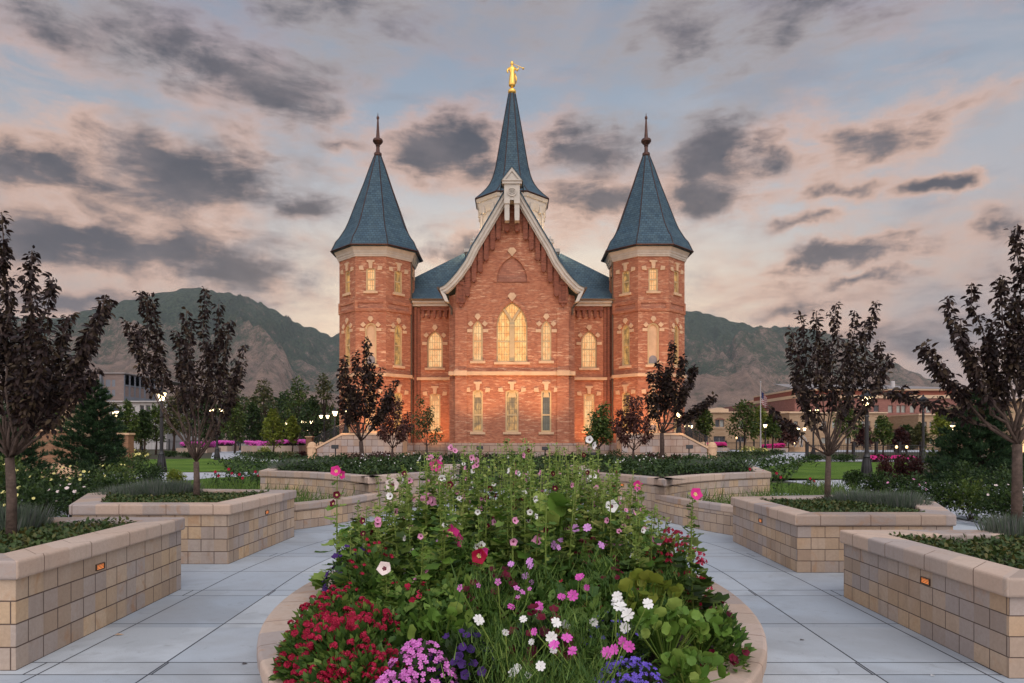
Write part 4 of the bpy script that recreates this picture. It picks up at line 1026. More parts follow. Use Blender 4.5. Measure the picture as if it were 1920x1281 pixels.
# ================================================================ TREES
def bez(a, b_, c, n): return [a*(1-t)**2+b_*2*t*(1-t)+c*t*t for t in np.linspace(0, 1, n)]
def limb_tree(name, base, fork_z, tips, leaf, mat, bark, label, cat, group, r0=.055, size=.085, nleaf=3200, hug=.10, subs=4, sublen=.5, droop=.5, tmpl=None, up=.75, s0=.40):
    b0 = Vector(base); t = empty(name, base, label, cat, group); tr = MB()
    fork = Vector((b0.x+random.uniform(-.03, .03), b0.y, b0.z+fork_z))
    pts = [b0-Vector((0, 0, .05)), b0+Vector((.01, 0, fork_z*.5)), fork]
    tr.tube(pts, [r0*1.15, r0, r0*.9], 9)
    segs = []
    for tip in tips:
        tip = Vector(tip); L = (tip-fork).length
        mid = fork+(tip-fork)*.45; hor = Vector((tip.x-fork.x, tip.y-fork.y, 0))
        mid = mid+hor*.16-Vector((0, 0, (tip.z-fork.z)*.06)) if tip.z-fork.z > hor.length*.6 else mid+Vector((0, 0, .1*L))
        cur = bez(fork, mid, tip, 10)
        for i in range(1, 10): cur[i] = cur[i]+Vector((random.gauss(0, .012*L), random.gauss(0, .012*L), random.gauss(0, .008*L)))*(1 if i < 9 else 0)
        rr = [max(.005, r0*.36*(1-.88*i/9)) for i in range(10)]
        tr.tube(cur, rr, 6); segs.append((cur, s0, 1.0))
        for k in range(subs):
            i = random.randint(3, 8); p = cur[i]; d = (cur[min(i+1, 9)]-cur[i-1]).normalized()
            sd_ = Vector(unit(1)[0]); sd_.z = abs(sd_.z)*.6+.35; dd = (d*1.2+sd_*.6).normalized(); ll = sublen*L*random.uniform(.35, .8)*(1-.05*i)
            tt = p+dd*ll; tt.z += ll*.25*up
            c2 = bez(p, p+dd*ll*.5, tt, 6); tr.tube(c2, [max(.004, rr[i]*.6*(1-.85*j/5)) for j in range(6)], 5); segs.append((c2, .12, .8))
    tr.build('trunk', bark, t, True)
    lens = np.array([sum((c[i+1]-c[i]).length for i in range(len(c)-1))*w for c, s0, w in segs]); pr = lens/lens.sum()
    cnt = rng.multinomial(nleaf, pr); P_, D_ = [], []
    for (c, s0, w), k in zip(segs, cnt):
        c = A_([tuple(q) for q in c]); q = s0+(1-s0)*rng.random(k)**.85; ix = q*(len(c)-1); i0 = np.minimum(ix.astype(int), len(c)-2); f = (ix-i0)[:, None]
        p = c[i0]*(1-f)+c[i0+1]*f
        # leaves sit in clusters along the shoot
        o = unit(k)*(hug*(.3+.8*rng.random(k)))[:, None]*(1.1-.5*q)[:, None]; o[:, 2] *= .7
        P_.append(p+o); dd = o/np.linalg.norm(o, axis=1, keepdims=True)+unit(k)*.5; dd[:, 2] -= droop; D_.append(dd)
    P_ = np.concatenate(P_); D_ = np.concatenate(D_)
    V, F = scatter(tmpl or leaf, P_, D_, size*rng.uniform(.6, 1.25, len(P_)))
    mesh_np('crown', V, F, mat, t)
    return t
def tips(lst, d, spread): return [P(px, py, d+dd*spread) for px, py, dd in lst]
plums = 'purple leaved plum trees in the planters'
limb_tree('plum_tree', (X(20, 6.37), 6.37, .68), .80, tips([(3,398,0),(60,470,.3),(100,520,-.5),(200,552,.1),(175,612,-.2),(206,560,.6),(150,700,.2),(130,590,.8),(60,560,-.8),(20,520,.9),(-60,430,.2),(-120,540,-.3),(-160,640,.3),(90,640,-.9),(-40,600,-.9),(180,690,-.5),(40,650,.2),(120,660,.5),(-20,500,.6),(70,720,-.4)], 6.37, .75),
          L_leaf, LF_plum, M_bark, 'dark plum tree at the left edge, rooted in the front left planter', 'tree', plums, .042, .062, 7600, .06, 5, .26)
limb_tree('plum_tree', (X(368, 10.7), 10.7, .68), .62, tips([(262,545,.1),(235,600,-.3),(285,560,.4),(350,580,-.6),(385,541,.0),(360,600,.8),(410,570,.4),(432,600,-.4),(460,645,.2),(455,680,-.6),(330,620,.3),(252,606,.6),(400,640,.7),(445,720,.4),(340,680,.8),(420,690,.3)], 10.7, .9),
          L_leaf, LF_plum, M_bark, 'dark plum tree in the second planter on the left, beside the tall lamp', 'tree', plums, .046, .078, 4700, .075, 5, .22, s0=.52)
limb_tree('plum_tree', (X(1551, 11.0), 11.0, .6), .78, tips([(1500,590,.1),(1531,583,-.4),(1568,570,.2),(1602,582,.6),(1642,566,.1),(1622,600,-.5),(1670,672,.1),(1665,662,-.5),(1478,650,.3),(1484,620,-.5),(1550,640,.7),(1585,640,-.7),(1500,700,.6),(1652,640,.6),(1443,764,.0),(1530,650,-.8),(1490,720,-.5),(1600,680,.8)], 11.0, .8),
          L_leaf, LF_plum, M_bark, 'dark plum tree with upright shoots in the second planter on the right', 'tree', plums, .046, .078, 4600, .07, 5, .22, s0=.50)
limb_tree('plum_tree', (X(1905, 7.1), 7.1, .58), 1.02, tips([(1908,420,0),(1880,520,-.3),(1822,530,.2),(1775,556,.0),(1724,650,.2),(1742,655,-.4),(1652,734,-.1),(1800,620,-.6),(1860,600,.6),(1960,500,.4),(2010,560,-.3),(2040,650,.3),(1900,560,.8),(1930,620,-.8),(1850,660,.2),(1940,480,-.1),(1990,700,.5)], 7.1, .7),
          L_leaf, LF_plum, M_bark, 'dark plum tree at the right edge with one long low branch reaching left', 'tree', plums, .050, .066, 5600, .06, 5, .25, s0=.45)
limb_tree('plum_tree', (X(678, 21.0), 21.0, .74), .85, tips([(690,637,.1),(645,668,.3),(638,700,-.4),(668,660,-.6),(715,690,.3),(742,712,.2),(735,735,-.5),(655,720,.7),(700,680,.7),(636,745,.2),(725,760,.5)], 21.0, 1.1),
          L_simple, LF_plum, M_barkd, 'dark plum tree before the left tower of the temple', 'tree', plums, .07, .13, 3800, .12, 5, .28)
limb_tree('plum_tree', (X(1241, 21.0), 21.0, .74), 1.1, tips([(1262,640,.1),(1235,680,.3),(1280,668,-.3),(1302,690,.4),(1222,700,-.4),(1338,745,.0),(1215,740,.4),(1290,720,-.7),(1250,700,.8),(1310,760,.3)], 21.0, 1.1),
          L_simple, LF_plum, M_barkd, 'dark plum tree before the right tower of the temple', 'tree', plums, .07, .13, 3800, .12, 5, .28)
limb_tree('young_tree', (X(735, 40), 40, 0), 1.1, tips([(722,742,0),(708,770,.4),(748,752,-.3),(765,775,.2),(758,800,-.5),(712,800,-.4),(735,745,.6),(770,795,.5)], 40, 1.6), L_simple, LF_plum2, M_barkd, 'small reddish tree against the left tower, behind the dark plum tree', 'tree', 'young trees close to the temple wall', .07, .2, 2000, .30, 5, .4)
limb_tree('young_tree', (X(1187, 40), 40, 0), 1.0, tips([(1180,738,0),(1160,770,.4),(1200,750,-.3),(1218,775,.2),(1225,800,-.5),(1158,800,-.4),(1190,745,.6),(1150,785,.5)], 40, 1.6), L_simple, LF_plum2, M_barkd, 'small reddish tree against the right tower, behind the dark plum tree', 'tree', 'young trees close to the temple wall', .07, .2, 2200, .30, 5, .4)
limb_tree('young_tree', (X(800, 50), 50, 0), 1.2, tips([(788,742,0),(778,775,.4),(806,760,-.3),(822,800,.2),(772,800,-.5),(828,815,-.4),(800,770,.6)], 50, 1.6), L_simple, LF_olive, M_barkd, 'small sparse green tree before the left recessed bay', 'tree', 'young trees close to the temple wall', .07, .2, 1100, .32, 4, .4)
limb_tree('young_tree', (X(1124, 46), 46, 0), 1.1, tips([(1132,756,0),(1112,775,.4),(1142,785,-.3),(1148,805,.2),(1102,800,-.5),(1120,770,-.4),(1135,780,.6),(1100,820,.3)], 46, 1.6), L_simple, LF_green, M_barkd, 'small leafy green tree before the right recessed bay', 'tree', 'young trees close to the temple wall', .07, .22, 2200, .36, 5, .4)

def crown_tree(name, x, y, h, w, trunk, mat, label, group, n=1600, size=.3, shape=1.0, z0=0):
    t = empty(name, (x, y, z0), label, 'tree', group); tr = MB(); zt = z0+h*.55
    tr.tube([(x, y, z0-.05), (x+.02*h, y, z0+trunk), (x, y, zt)], [.022*h, .018*h, .008*h], 7)
    nl = 16; cs = []
    for k in range(nl):
        f = (k+.5)/nl; a = k*2.4; rr = w*.5*math.sin(PI*min(1, (f*.88+.12)))**.7*(1-.35*f*shape)*random.uniform(.45, .95); zz_ = z0+trunk+(h-trunk)*(.10+.84*f)
        c = Vector((x+rr*math.cos(a), y+rr*math.sin(a), zz_)); cs.append((c, w*random.uniform(.13, .24)*(1-.35*f*shape)))
        tr.tube([(x, y, min(zt, z0+trunk*.9+(zz_-z0-trunk)*.4)), tuple(c)], [.008*h, .003*h], 4)
    tr.build('trunk', M_barkd, t, True)
    P_, D_ = [], []
    for c, r in cs:
        k = n//nl; u = unit(k); q = (rng.random(k)**.45)[:, None]; o = u*q*r*A_([1, 1, 1.15]); P_.append(A_(c)+o); dd = u+unit(k)*.6; dd[:, 2] -= .2; D_.append(dd)
    P_ = np.concatenate(P_); D_ = np.concatenate(D_); V, F = scatter(L_simple, P_, D_, size*rng.uniform(.6, 1.3, len(P_))); mesh_np('crown', V, F, mat, t); return t
def ct(px, top, d, wpx, mat, label, group, trunk=.22, base=0, n=1500, size=None, shape=1.0, name='leafy_tree'):
    h = Z(top, d)-base; crown_tree(name, X(px, d), d, h, wpx/1280*d, h*trunk, mat, label, group, n, size or max(.16, d*.0042), shape, base)
gl = 'street trees behind the left lawn'
for a in [(432,705,105,80,LF_olive,'tall olive green tree behind the second lamp on the left',.15),(495,716,110,74,LF_olive,'broad olive tree in the back row between the lamps and the temple',.15),(560,712,112,80,LF_green,'tall tree at the back whose top rises highest left of the temple',.15),
          (607,700,100,62,LF_olive,'tall olive tree touching the left tower of the temple',.15),(440,745,82,48,LF_green,'bright green round tree just right of the second lamp',.2),(475,756,88,44,LF_dk,'dark green tree low in the back row',.2),
          (512,768,72,40,LF_yel,'yellow green young tree rising from the pink flower strip',.2),(548,782,78,26,LF_yel,'little yellow green tree beside the small lamps',.3),(585,745,92,60,LF_dk,'dark tree behind the stair railing left of the temple',.12),
          (215,758,70,50,LF_olive,'olive tree behind the top of the left pine',.25),(292,762,74,52,LF_green,'green tree in front of the white podium building',.25),(262,775,66,46,LF_olive,'low olive tree beside the round dark tree',.3),(240,752,58,40,LF_green,'pale green tree right of the conifer under the grey office block',.3),(270,770,60,34,LF_dk,'round dark tree between the conifer and the tall lamp',.4),(325,745,70,56,LF_olive,'green tree behind the tall lamp post',.35),
          (100,770,55,66,LF_green,'wide green tree above the tan brick wall',.3),(385,745,85,60,LF_dk,'dark green tree behind the second plum tree',.2),(350,725,108,54,LF_olive,'olive tree behind the crown of the second plum tree',.2),(30,760,60,70,LF_dk,'dark tree at the far left behind the plum tree',.2),(535,735,118,70,LF_dk,'dark tree in the far back row near the small lamps',.1)]:
    ct(*a[:5], a[5], gl, a[6])
gr_ = 'street trees behind the right lawn'
for a in [(1320,765,80,36,LF_green,'slim green tree at the foot of the right temple stair',.4),(1395,752,85,62,LF_green,'bushy green tree before the tan building with the arched window',.3),(1425,766,92,46,LF_yel,'yellow green tree beside the flag pole',.3),
          (1448,775,80,34,LF_green,'small tree between the flag pole and the traffic mast',.4),(1478,790,90,46,LF_plum2,'reddish tree behind the fountain jets',.3),(1588,760,52,52,LF_green,'round green tree behind the plum tree with upright shoots',.45),
          (1655,782,70,42,LF_green,'young green tree right of the big lamp on the right',.3),(1688,805,72,40,LF_dred,'short dark red tree between two green ones',.2),(1700,800,84,44,LF_dk,'dark green tree low before the red brick building',.2),
          (1725,795,66,30,LF_olive,'narrow olive tree beside the unlit lamp post',.3),(1765,768,62,46,LF_yel,'light green tree right of the unlit lamp post',.35),(1618,800,95,40,LF_dred,'dark red tree far behind the iron fence',.2)]:
    ct(*a[:5], a[5], gr_, a[6])

def conifer(x, y, h, w, label, n=2600, size=.16):
    t = empty('pine_tree', (x, y, 0), label, 'pine tree', 'pine trees at the garden corners'); tr = MB()
    tr.tube([(x, y, -.05), (x, y, h*.5), (x, y, h*.97)], [.03*h, .018*h, .004*h], 7)
    P_, D_ = [], []
    nb = 90
    for k in range(nb):
        f = (k/nb)**.9; zz_ = h*(.06+.92*f); L = w*.5*(1-f)**.75*random.uniform(.7, 1.15)+.08; a = k*2.399+random.uniform(-.3, .3)
        tip = Vector((x+L*math.cos(a), y+L*math.sin(a), zz_+L*.30)); b0 = Vector((x, y, zz_)); tr.tube([b0, (b0+tip)/2-Vector((0, 0, .03*L)), tip], [.012*h*(1-f)+.006, .008, .004], 4)
        m_ = max(6, int(n/nb*(L/(w*.36)))); q = .25+.75*rng.random(m_)**.7; pp = A_(b0)[None]*(1-q[:, None])+A_(tip)[None]*q[:, None]
        side = unit(m_)*(L*.22*(1-.4*q))[:, None]; side[:, 2] *= .5
        P_.append(pp+side); dd = A_(tip-b0)[None]/L*.7+unit(m_)*.5; dd[:, 2] += .45; D_.append(dd)
    tr.build('trunk', M_barkd, t, True); P_ = np.concatenate(P_); D_ = np.concatenate(D_); parts = []
    for _ in range(7):
        parts.append(scatter((L_blade[0]*A_([3.6, 1, 1]), L_blade[1]), P_, D_/np.linalg.norm(D_, axis=1, keepdims=True)+unit(len(P_))*.62, size*rng.uniform(.7, 1.2, len(P_))))
    V, F = merge(parts); mesh_np('crown', V, F, LF_pine, t)
conifer(X(178, 25), 25, Z(712, 25), 2.6, 'dark green pine right of the tan brick wall', 6500)
conifer(X(1835, 19), 19, Z(728, 19), 2.6, 'dark green pine behind the right edge plum tree', 7500, .14)
conifer(X(20, 17), 17, 2.2, 2.0, 'low dark pine behind the trunk of the left edge plum tree', 3500, .13)
# ================================================================ SHRUBS AND BEDS
def bush(x, y, w, h, mat, label, group, z0=0.0, n=900, size=.075, flowers=None, nf=14, fs=.07, name='shrub', tmpl=None, cat='shrub', up=.3, d=None):
    t = empty(name, (x, y, z0), label, cat, group); st = MB()
    nl = 9; P_, D_ = [], []
    for k in range(nl):
        a = k*2.4; rr = w*.5*random.uniform(.15, .62); c = A_([x+rr*math.cos(a), y+(d or w)*.5*random.uniform(.15, .6)*math.sin(a), z0+h*random.uniform(.35, .74)])
        st.tube([(x+.1*(c[0]-x), y+.1*(c[1]-y), z0-.03), tuple(c)], [.012, .005], 4)
        m_ = n//nl; u = unit(m_); r = A_([w*.27, (d or w)*.27, h*.36]); q = (rng.random(m_)**.5)[:, None]; o = u*q*r; pp = c+o; pp[:, 2] = np.maximum(pp[:, 2], z0+.02)
        P_.append(pp); dd = u+unit(m_)*.7; dd[:, 2] += up; D_.append(dd)
    st.build('stems', M_barkd, t); P_ = np.concatenate(P_); D_ = np.concatenate(D_); V, F = scatter(tmpl or L_simple, P_, D_, size*rng.uniform(.6, 1.3, len(P_))); mesh_np('foliage', V, F, mat, t)
    if flowers and nf <= 20:
        u = unit(nf); u[:, 1] = -np.abs(u[:, 1]); u[:, 2] = np.abs(u[:, 2])*.9
        for q_ in u:
            p_ = A_([x, y, z0+h*.5])+q_*A_([w*.5, (d or w)*.5, h*.5]); V, F = scatter(L_holly, A_([p_]), A_([q_+A_([0, -.4, .3])]), fs*random.uniform(.7, 1.2)); mesh_np('bloom', V, F, flowers, t)
    elif flowers:
        u = unit(nf); u[:, 1] = -np.abs(u[:, 1]); u[:, 2] = np.abs(u[:, 2])*.9; pp = A_([x, y, z0+h*.5])+u*A_([w*.47, (d or w)*.47, h*.46])
        V, F = scatter(L_holly, pp, u+A_([0, -.4, .3]), fs*rng.uniform(.7, 1.2, nf)); mesh_np('flowers', V, F, flowers, t)
    return t
gls = 'shrubs in the left garden'; grs = 'shrubs in the right garden'
k = 0
for px, top, d, wpx, mat, fl_, lab in [(35,868,13.5,110,LF_dk,None,'dark shrub behind the trunk of the left edge plum tree'),(95,880,15,100,LF_dk,FL_yel,'rose bush with pale yellow blooms below the brick wall, leftmost'),(150,868,16,110,LF_dk,FL_yel,'rose bush with cream blooms right of the brick wall'),
        (215,862,17.5,100,LF_green,FL_yel,'bright green rose bush under the pine with a few yellow blooms'),(262,855,19,90,LF_dk,None,'dark shrub between the pine and the tall lamp'),(286,872,22,44,LF_dk,None,'dark shrub round the foot of the tall lamp'),(60,905,12,120,LF_dk,FL_yel,'low rose bush nearest the left path'),
        (130,905,14,110,LF_dk,FL_blush,'low dark rose bush with pale pink blooms left of the path'),(200,892,15.5,90,LF_dk,None,'low dark shrub behind the lavender on the left'),(328,878,22,34,LF_yel,None,'yellow green grassy clump right of the tall lamp'),(5,850,15,90,LF_green,FL_yel,'green rose bush at the left edge of the photo')]:
    h = Z(top, d); bush(X(px, d), d, wpx/1280*d, max(.4, h), mat, lab, gls, 0, 1500, .075, fl_, 9, .065)
for px, top, d, wpx, mat, fl_, lab in [(1600,882,22,40,LF_dk,None,'dark green shrub left of the foot of the right lamp'),(1660,856,20,34,LF_dred,None,'upright dark red shrub just right of the lamp foot'),(1688,850,20.5,34,LF_dred,None,'upright dark red shrub, middle one of three'),(1715,860,20,34,LF_dred,None,'upright dark red shrub, rightmost of three'),
        (1755,842,20,60,LF_green,None,'tall green shrub left of the right pine'),(1640,885,17,80,LF_dk,None,'low green shrub behind the right lavender'),(1700,892,16,90,LF_dk,FL_pink,'low shrub with few pink blooms in the right garden'),(1760,905,14.5,100,LF_dk,None,'low dark shrub above the right path'),
        (1820,900,14,100,LF_green,None,'bright green low shrub left of the right edge trunk'),(1880,905,13,100,LF_dk,FL_blush,'green shrub with pale blooms behind the right edge trunk'),(1870,870,16,90,LF_dk,None,'tall dark shrub below the right pine'),(1800,868,17,80,LF_dk,None,'dark shrub in front of the right pine'),(1950,880,14,120,LF_dk,None,'dark shrub at the right edge of the photo')]:
    h = Z(top, d); bush(X(px, d), d, wpx/1280*d, max(.4, h), mat, lab, grs, 0, 1500, .075, fl_, 7, .06)
# shrubs at the temple foot and along the lawns
gt = 'low shrubs at the foot of the temple'
for i, px in enumerate([640,665,700,728,760,790,822,850,880,905,932,960,990,1018,1045,1072,1100,1130,1160,1195,1215,1262,1290]):
    d = 45; top = 848+random.uniform(-3, 6); dark = (px in (700, 728, 905, 1215, 1262, 665)) ; bush(X(px, d), d+random.uniform(-1, 1), 1.5, Z(top, d), LF_dred if dark else LF_dk, 'dark red shrub in the row along the temple base' if dark else 'dark green shrub in the row along the temple base', gt+(' (red)' if dark else ''), 0, 420, .13)
for px, top, d, wpx, mat, fl_, lab in [(255,842,45,50,LF_olive,FL_yel,'yellow flowering shrub beside the stone gate pier'),(470,853,62,60,LF_dk,None,'low clipped shrub left of the temple path'),(505,851,62,60,LF_dk,None,'low clipped shrub in the middle of the left bed'),(540,854,62,50,LF_olive,None,'low yellowish shrub in the left bed'),
        (565,848,60,26,LF_dred,None,'dark red shrub beside the left stair post'),(495,840,66,28,LF_yel,None,'yellow green shrub behind the clipped shrubs'),(1410,838,72,60,LF_yel,FL_yel,'yellow flowering shrub right of the right stair'),(1380,852,64,60,LF_dk,None,'low green hedge shrub right of the stair posts'),(1420,852,68,60,LF_dk,None,'low green hedge shrub in the middle of the right bed'),(1455,848,74,40,LF_dk,None,'low green hedge shrub at the right end of the bed'),
        (352,858,62,40,LF_dk,None,'low dark shrub on the far side of the left lawn'),(318,856,64,36,LF_dk,None,'low dark shrub left of the second lamp'),(1520,862,50,50,LF_dk,None,'low shrub at the left end of the iron fence'),(1580,858,50,60,LF_dk,None,'low shrub along the iron fence'),(1640,856,50,50,LF_dred,FL_mag,'low shrub with red blooms along the iron fence'),(1690,856,50,50,LF_dk,FL_mag,'low shrub with pink blooms along the iron fence')]:
    h = max(.5, Z(top, d)); bush(X(px, d), d, wpx/1280*d, h, mat, lab, 'low shrubs beside the lawns', 0, 700, .15, fl_, 26, .16)

# beds of pink annuals, each inside its low stone wall
def annual_bed(x0, x1, y, dep, h, mat, label, n=1400):
    t = empty('annual_bed', ((x0+x1)/2, y, 0), label, 'flower bed', 'low walled beds of pink flowers'); poly = [(x0, y), (x1, y), (x1, y+dep), (x0, y+dep)]
    ring_uv('wall', poly, poly_offset(poly, .3), -.02, h, M_cope, t)
    pp = np.stack([rng.uniform(x0+.3, x1-.3, n), rng.uniform(y+.3, y+dep-.3, n), h+rng.uniform(0, .35, n)], 1); V, F = scatter(L_simple, pp, unit(n)+A_([0, -.3, .8]), .2); o = mesh_np('foliage', V, F, LF_dk, t)
    pp[:, 2] += .18+.14*np.sin(pp[:, 0]*.9); V, F = scatter(L_phlox, pp, unit(n)*.5+A_([0, -.6, .8]), .30); mesh_np('flowers', V, F, mat, t)
annual_bed(X(385, 96), X(448, 96), 92, 4, .75, FL_cos, 'low stone bed of pink flowers behind the second lamp on the left')
annual_bed(X(330, 84), X(388, 84), 84, 4, .6, FL_cos, 'low stone bed of pink flowers between tall lamp and second lamp')
annual_bed(X(452, 80), X(560, 80), 80, 5, .9, FL_cos, 'long low stone bed of pink flowers left of the temple stair', 2200)
annual_bed(X(1322, 95), X(1368, 95), 95, 4, .5, FL_mag, 'low stone bed of crimson flowers right of the temple stair')
annual_bed(X(1438, 88), X(1478, 88), 88, 3, .5, FL_mag, 'low stone bed of pink flowers left of the fountain')

def in_poly(x, y, poly):
    c = np.zeros(len(x), bool); n = len(poly)
    for i in range(n):
        x1, y1 = poly[i-1]; x2, y2 = poly[i]; cnd = ((y1 > y) != (y2 > y)); c ^= cnd & (x < (x2-x1)*(y-y1)/((y2-y1) if y2 != y1 else 1e-9)+x1)
    return c
def fillpts(poly, n):
    xs = [p[0] for p in poly]; ys = [p[1] for p in poly]; X_, Y_ = rng.uniform(min(xs), max(xs), n*3), rng.uniform(min(ys), max(ys), n*3); k = in_poly(X_, Y_, poly); return X_[k][:n], Y_[k][:n]
def cover(poly, z, n, mat, label, size=.05, hh=.10, name='ground_cover', tmpl=None):
    x, y = fillpts(poly, n); hm = .5+.5*np.sin(x*3.1+1.3*np.sin(y*2.3))*np.cos(y*2.7+x); zz_ = z+(.25+.75*rng.random(len(x)))*hh*(.45+.75*hm)
    V, F = scatter(tmpl or L_leaf, np.stack([x, y, zz_], 1), unit(len(x))+A_([0, 0, .6]), size*rng.uniform(.6, 1.3, len(x))); o = mesh_np(name, V, F, mat); return tag(o, label, 'ground cover', None, 'stuff')
cover(poly_offset(pl1, .3), .69, 9000, LF_cov, 'low green ground cover filling the front left planter')
cover(poly_offset(pl2, .3), .69, 6500, LF_cov, 'low green ground cover filling the second left planter')
cover(poly_offset(pr1, .3), .60, 9000, LF_cov, 'low green ground cover filling the front right planter')
cover(poly_offset(pr2, .3), .62, 6500, LF_cov, 'low green ground cover filling the second right planter')
cover(poly_offset(plb, .4), .73, 6000, LF_dk, 'green plants filling the long curved planter on the left', .09, .34)
cover(poly_offset(prb, .4), .73, 6000, LF_dk, 'green plants filling the long curved planter on the right', .09, .34)
cover([(-4.6, 12.6), (-3.4, 15.2), (-6.4, 18.0), (-9.5, 22), (-9.0, 16), (-5.9, 12.9)], .0, 5000, LF_grass, 'dark green grassy planting behind the low curved wall on the left', .30, .38, 'border_planting', L_blade2)
cover([(4.5, 11.4), (3.4, 14.6), (6.4, 17.0), (9.5, 21), (9.0, 15), (6.3, 12.2)], .0, 5000, LF_grass, 'dark green grassy planting behind the low curved wall on the right', .30, .38, 'border_planting', L_blade2)
cover([(-16, 13.5), (-8.6, 11), (-6.5, 12.6), (-10, 14.5), (-12.4, 18.5), (-14, 27), (-24, 27), (-24, 13)], .0, 7000, LF_dk, 'leafy undergrowth on the ground of the left garden', .10, .3)
cover([(10.6, 8), (11.2, 12.5), (13.6, 13.2), (21, 22), (24, 30), (28, 34), (34, 34), (26, 12), (16, 8)], .0, 7000, LF_dk, 'leafy undergrowth on the ground of the right garden', .10, .3)
cover([(-18, 40), (18, 40), (20, 51), (-20, 51)], .0, 5000, LF_dk, 'mixed green planting on the ground before the temple', .22, .55)
cover([(-9.2, 22.7), (9.2, 22.7), (17, 40), (-17, 40)], .0, 9000, LF_dk, 'green planting on the ground between the curved planters and the temple', .17, .55)
# small white bedding flowers in the long planters
for s in (-1, 1):
    n = 26; x = rng.uniform(2.3, 4.0, n)*s; y = rng.uniform(16.0, 18.5, n)+.0; V, F = scatter(L_phlox, np.stack([x, y, .95+.35*rng.random(n)], 1), unit(n)*.6+A_([0, -.7, .5]), .034)
    tag(mesh_np('bedding_flowers', V, F, FL_white), 'tiny white flowers in the long curved planter on the %s' % ('left' if s < 0 else 'right'), 'flowers', None, 'stuff')

def lavender(x, y, z, w, h, label, group='lavender bushes in the planters', n=1300, mat=None, dep=None):
    t = empty('lavender_bush', (x, y, z), label, 'lavender', group); u = unit(n); u[:, 2] = np.abs(u[:, 2]); b0 = A_([x, y, z-.03])+u*A_([w*.42, (dep or w)*.42, .04])*rng.random((n, 1))**.5
    dd = (b0-A_([x, y, z-.3])); dd[:, 2] = .30+.1*rng.random(n); V, F = scatter((L_blade2[0]*A_([.9, 1, .6]), L_blade2[1]), b0, dd, h*rng.uniform(.6, 1.1, n)); mesh_np('foliage', V, F, mat or LF_lav, t)
for (px, d, w, h, z, lab) in [(238,10.9,.75,.36,.6,'grey green lavender bush, leftmost in the second left planter'),(290,11.1,.8,.42,.6,'grey green lavender bush in the middle of the second left planter'),(328,11.3,.7,.40,.6,'grey green lavender bush nearest the trunk in the second left planter'),
                              (1600,10.6,.7,.34,.55,'lavender bush with mauve tips right of the upright plum trunk'),(1652,10.2,.7,.34,.55,'grey lavender bush in the middle of the second right planter'),(1690,10.0,.7,.36,.55,'grey lavender bush at the right end of the second right planter'),
                              (20,7.0,.6,.40,.6,'lavender bush beside the left edge trunk'),(1900,7.0,.5,.34,.55,'lavender bush beside the right edge trunk'),
                              (560,19.5,1.6,.34,.8,'long lavender mound at the left end of the curved left planter'),(610,19.0,1.5,.34,.8,'lavender mound left of the dark tree in the curved left planter'),(1300,18.5,1.5,.34,.8,'lavender mound right of the dark tree in the curved right planter'),(1360,19.0,1.5,.34,.8,'long lavender mound at the right end of the curved right planter')]:
    lavender(X(px, d), d, z, w, h, lab, n=1500)
# red stemmed roses and small perennials on the near lawns
for i, (px, py, d) in enumerate([(405,885,19),(430,880,19.5),(450,890,19),(480,885,20),(1405,880,18),(1430,885,18),(1455,888,19),(1518,898,20)]):
    x = X(px, d); t = empty('rose_plant', (x, d, 0), 'slender rose plant in the border behind the %s planters' % ('left' if x < 0 else 'right'), 'rose', 'slender rose plants left' if x < 0 else 'slender rose plants right')
    h = Z(py, d); m = MB(); m.tube([(x, d, 0), (x+.05, d, h*.5), (x, d, h)], .01, 4); m.build('stem', LF_dk, t); n = 120; pp = np.stack([x+rng.normal(0, .10, n), d+rng.normal(0, .1, n), rng.uniform(.1, h, n)], 1)
    V, F = scatter(L_simple, pp, unit(n), .08); mesh_np('foliage', V, F, LF_dk, t); 
    for q_ in ((x, d-.02, h), (x+.1, d-.05, h*.85)): V, F = scatter(L_holly, A_([q_]), A_([(0, -1, .3)]), .08); mesh_np('bloom', V, F, FL_red, t)

# ---- the oval bed
def bedtop(x, y):      # height of the planting surface
    e = np.clip(1-((x/1.46)**2+((y-6.05)/2.62)**2), 0, 1)
    return .30+.50*e**.5
ov = oval(1.36, 2.5)
def bed_mass(n, size, tm, mat, name, label, lo=.25, hi=1.0, poly=None, add=0):
    x, y = fillpts(poly or ov, n); top = bedtop(x, y); zz_ = .32+(top-.30+add)*(lo+(hi-lo)*rng.random(len(x)))
    V, F = scatter(tm, np.stack([x, y, zz_], 1), unit(len(x))*.9+A_([0, -.25, .55]), size*rng.uniform(.55, 1.3, len(x))); return tag(mesh_np(name, V, F, mat), label, 'foliage', None, 'stuff')
bed_mass(15000, .062, L_vine, LF_bed, 'bed_foliage', 'mixed green leaves covering the soil of the oval bed')
bed_mass(6000, .08, L_leaf, LF_holly, 'bed_underleaves', 'darker narrow leaves deep in the oval bed', .1, .9)
bed_mass(2000, .26, L_blade2, LF_grass, 'bed_grass', 'thin grassy blades among the flowers of the oval bed', .2, .8)
def feathery(x, y, w, h, n):
    b0 = np.stack([x+rng.normal(0, w*.5, n), y+rng.normal(0, w*.45, n), .35+h*rng.random(n)**.8], 1); return scatter((L_blade[0]*A_([1.1, 1, 1]), L_blade[1]), b0, unit(n)*.55+A_([0, 0, .8]), .085*rng.uniform(.6, 1.3, n))
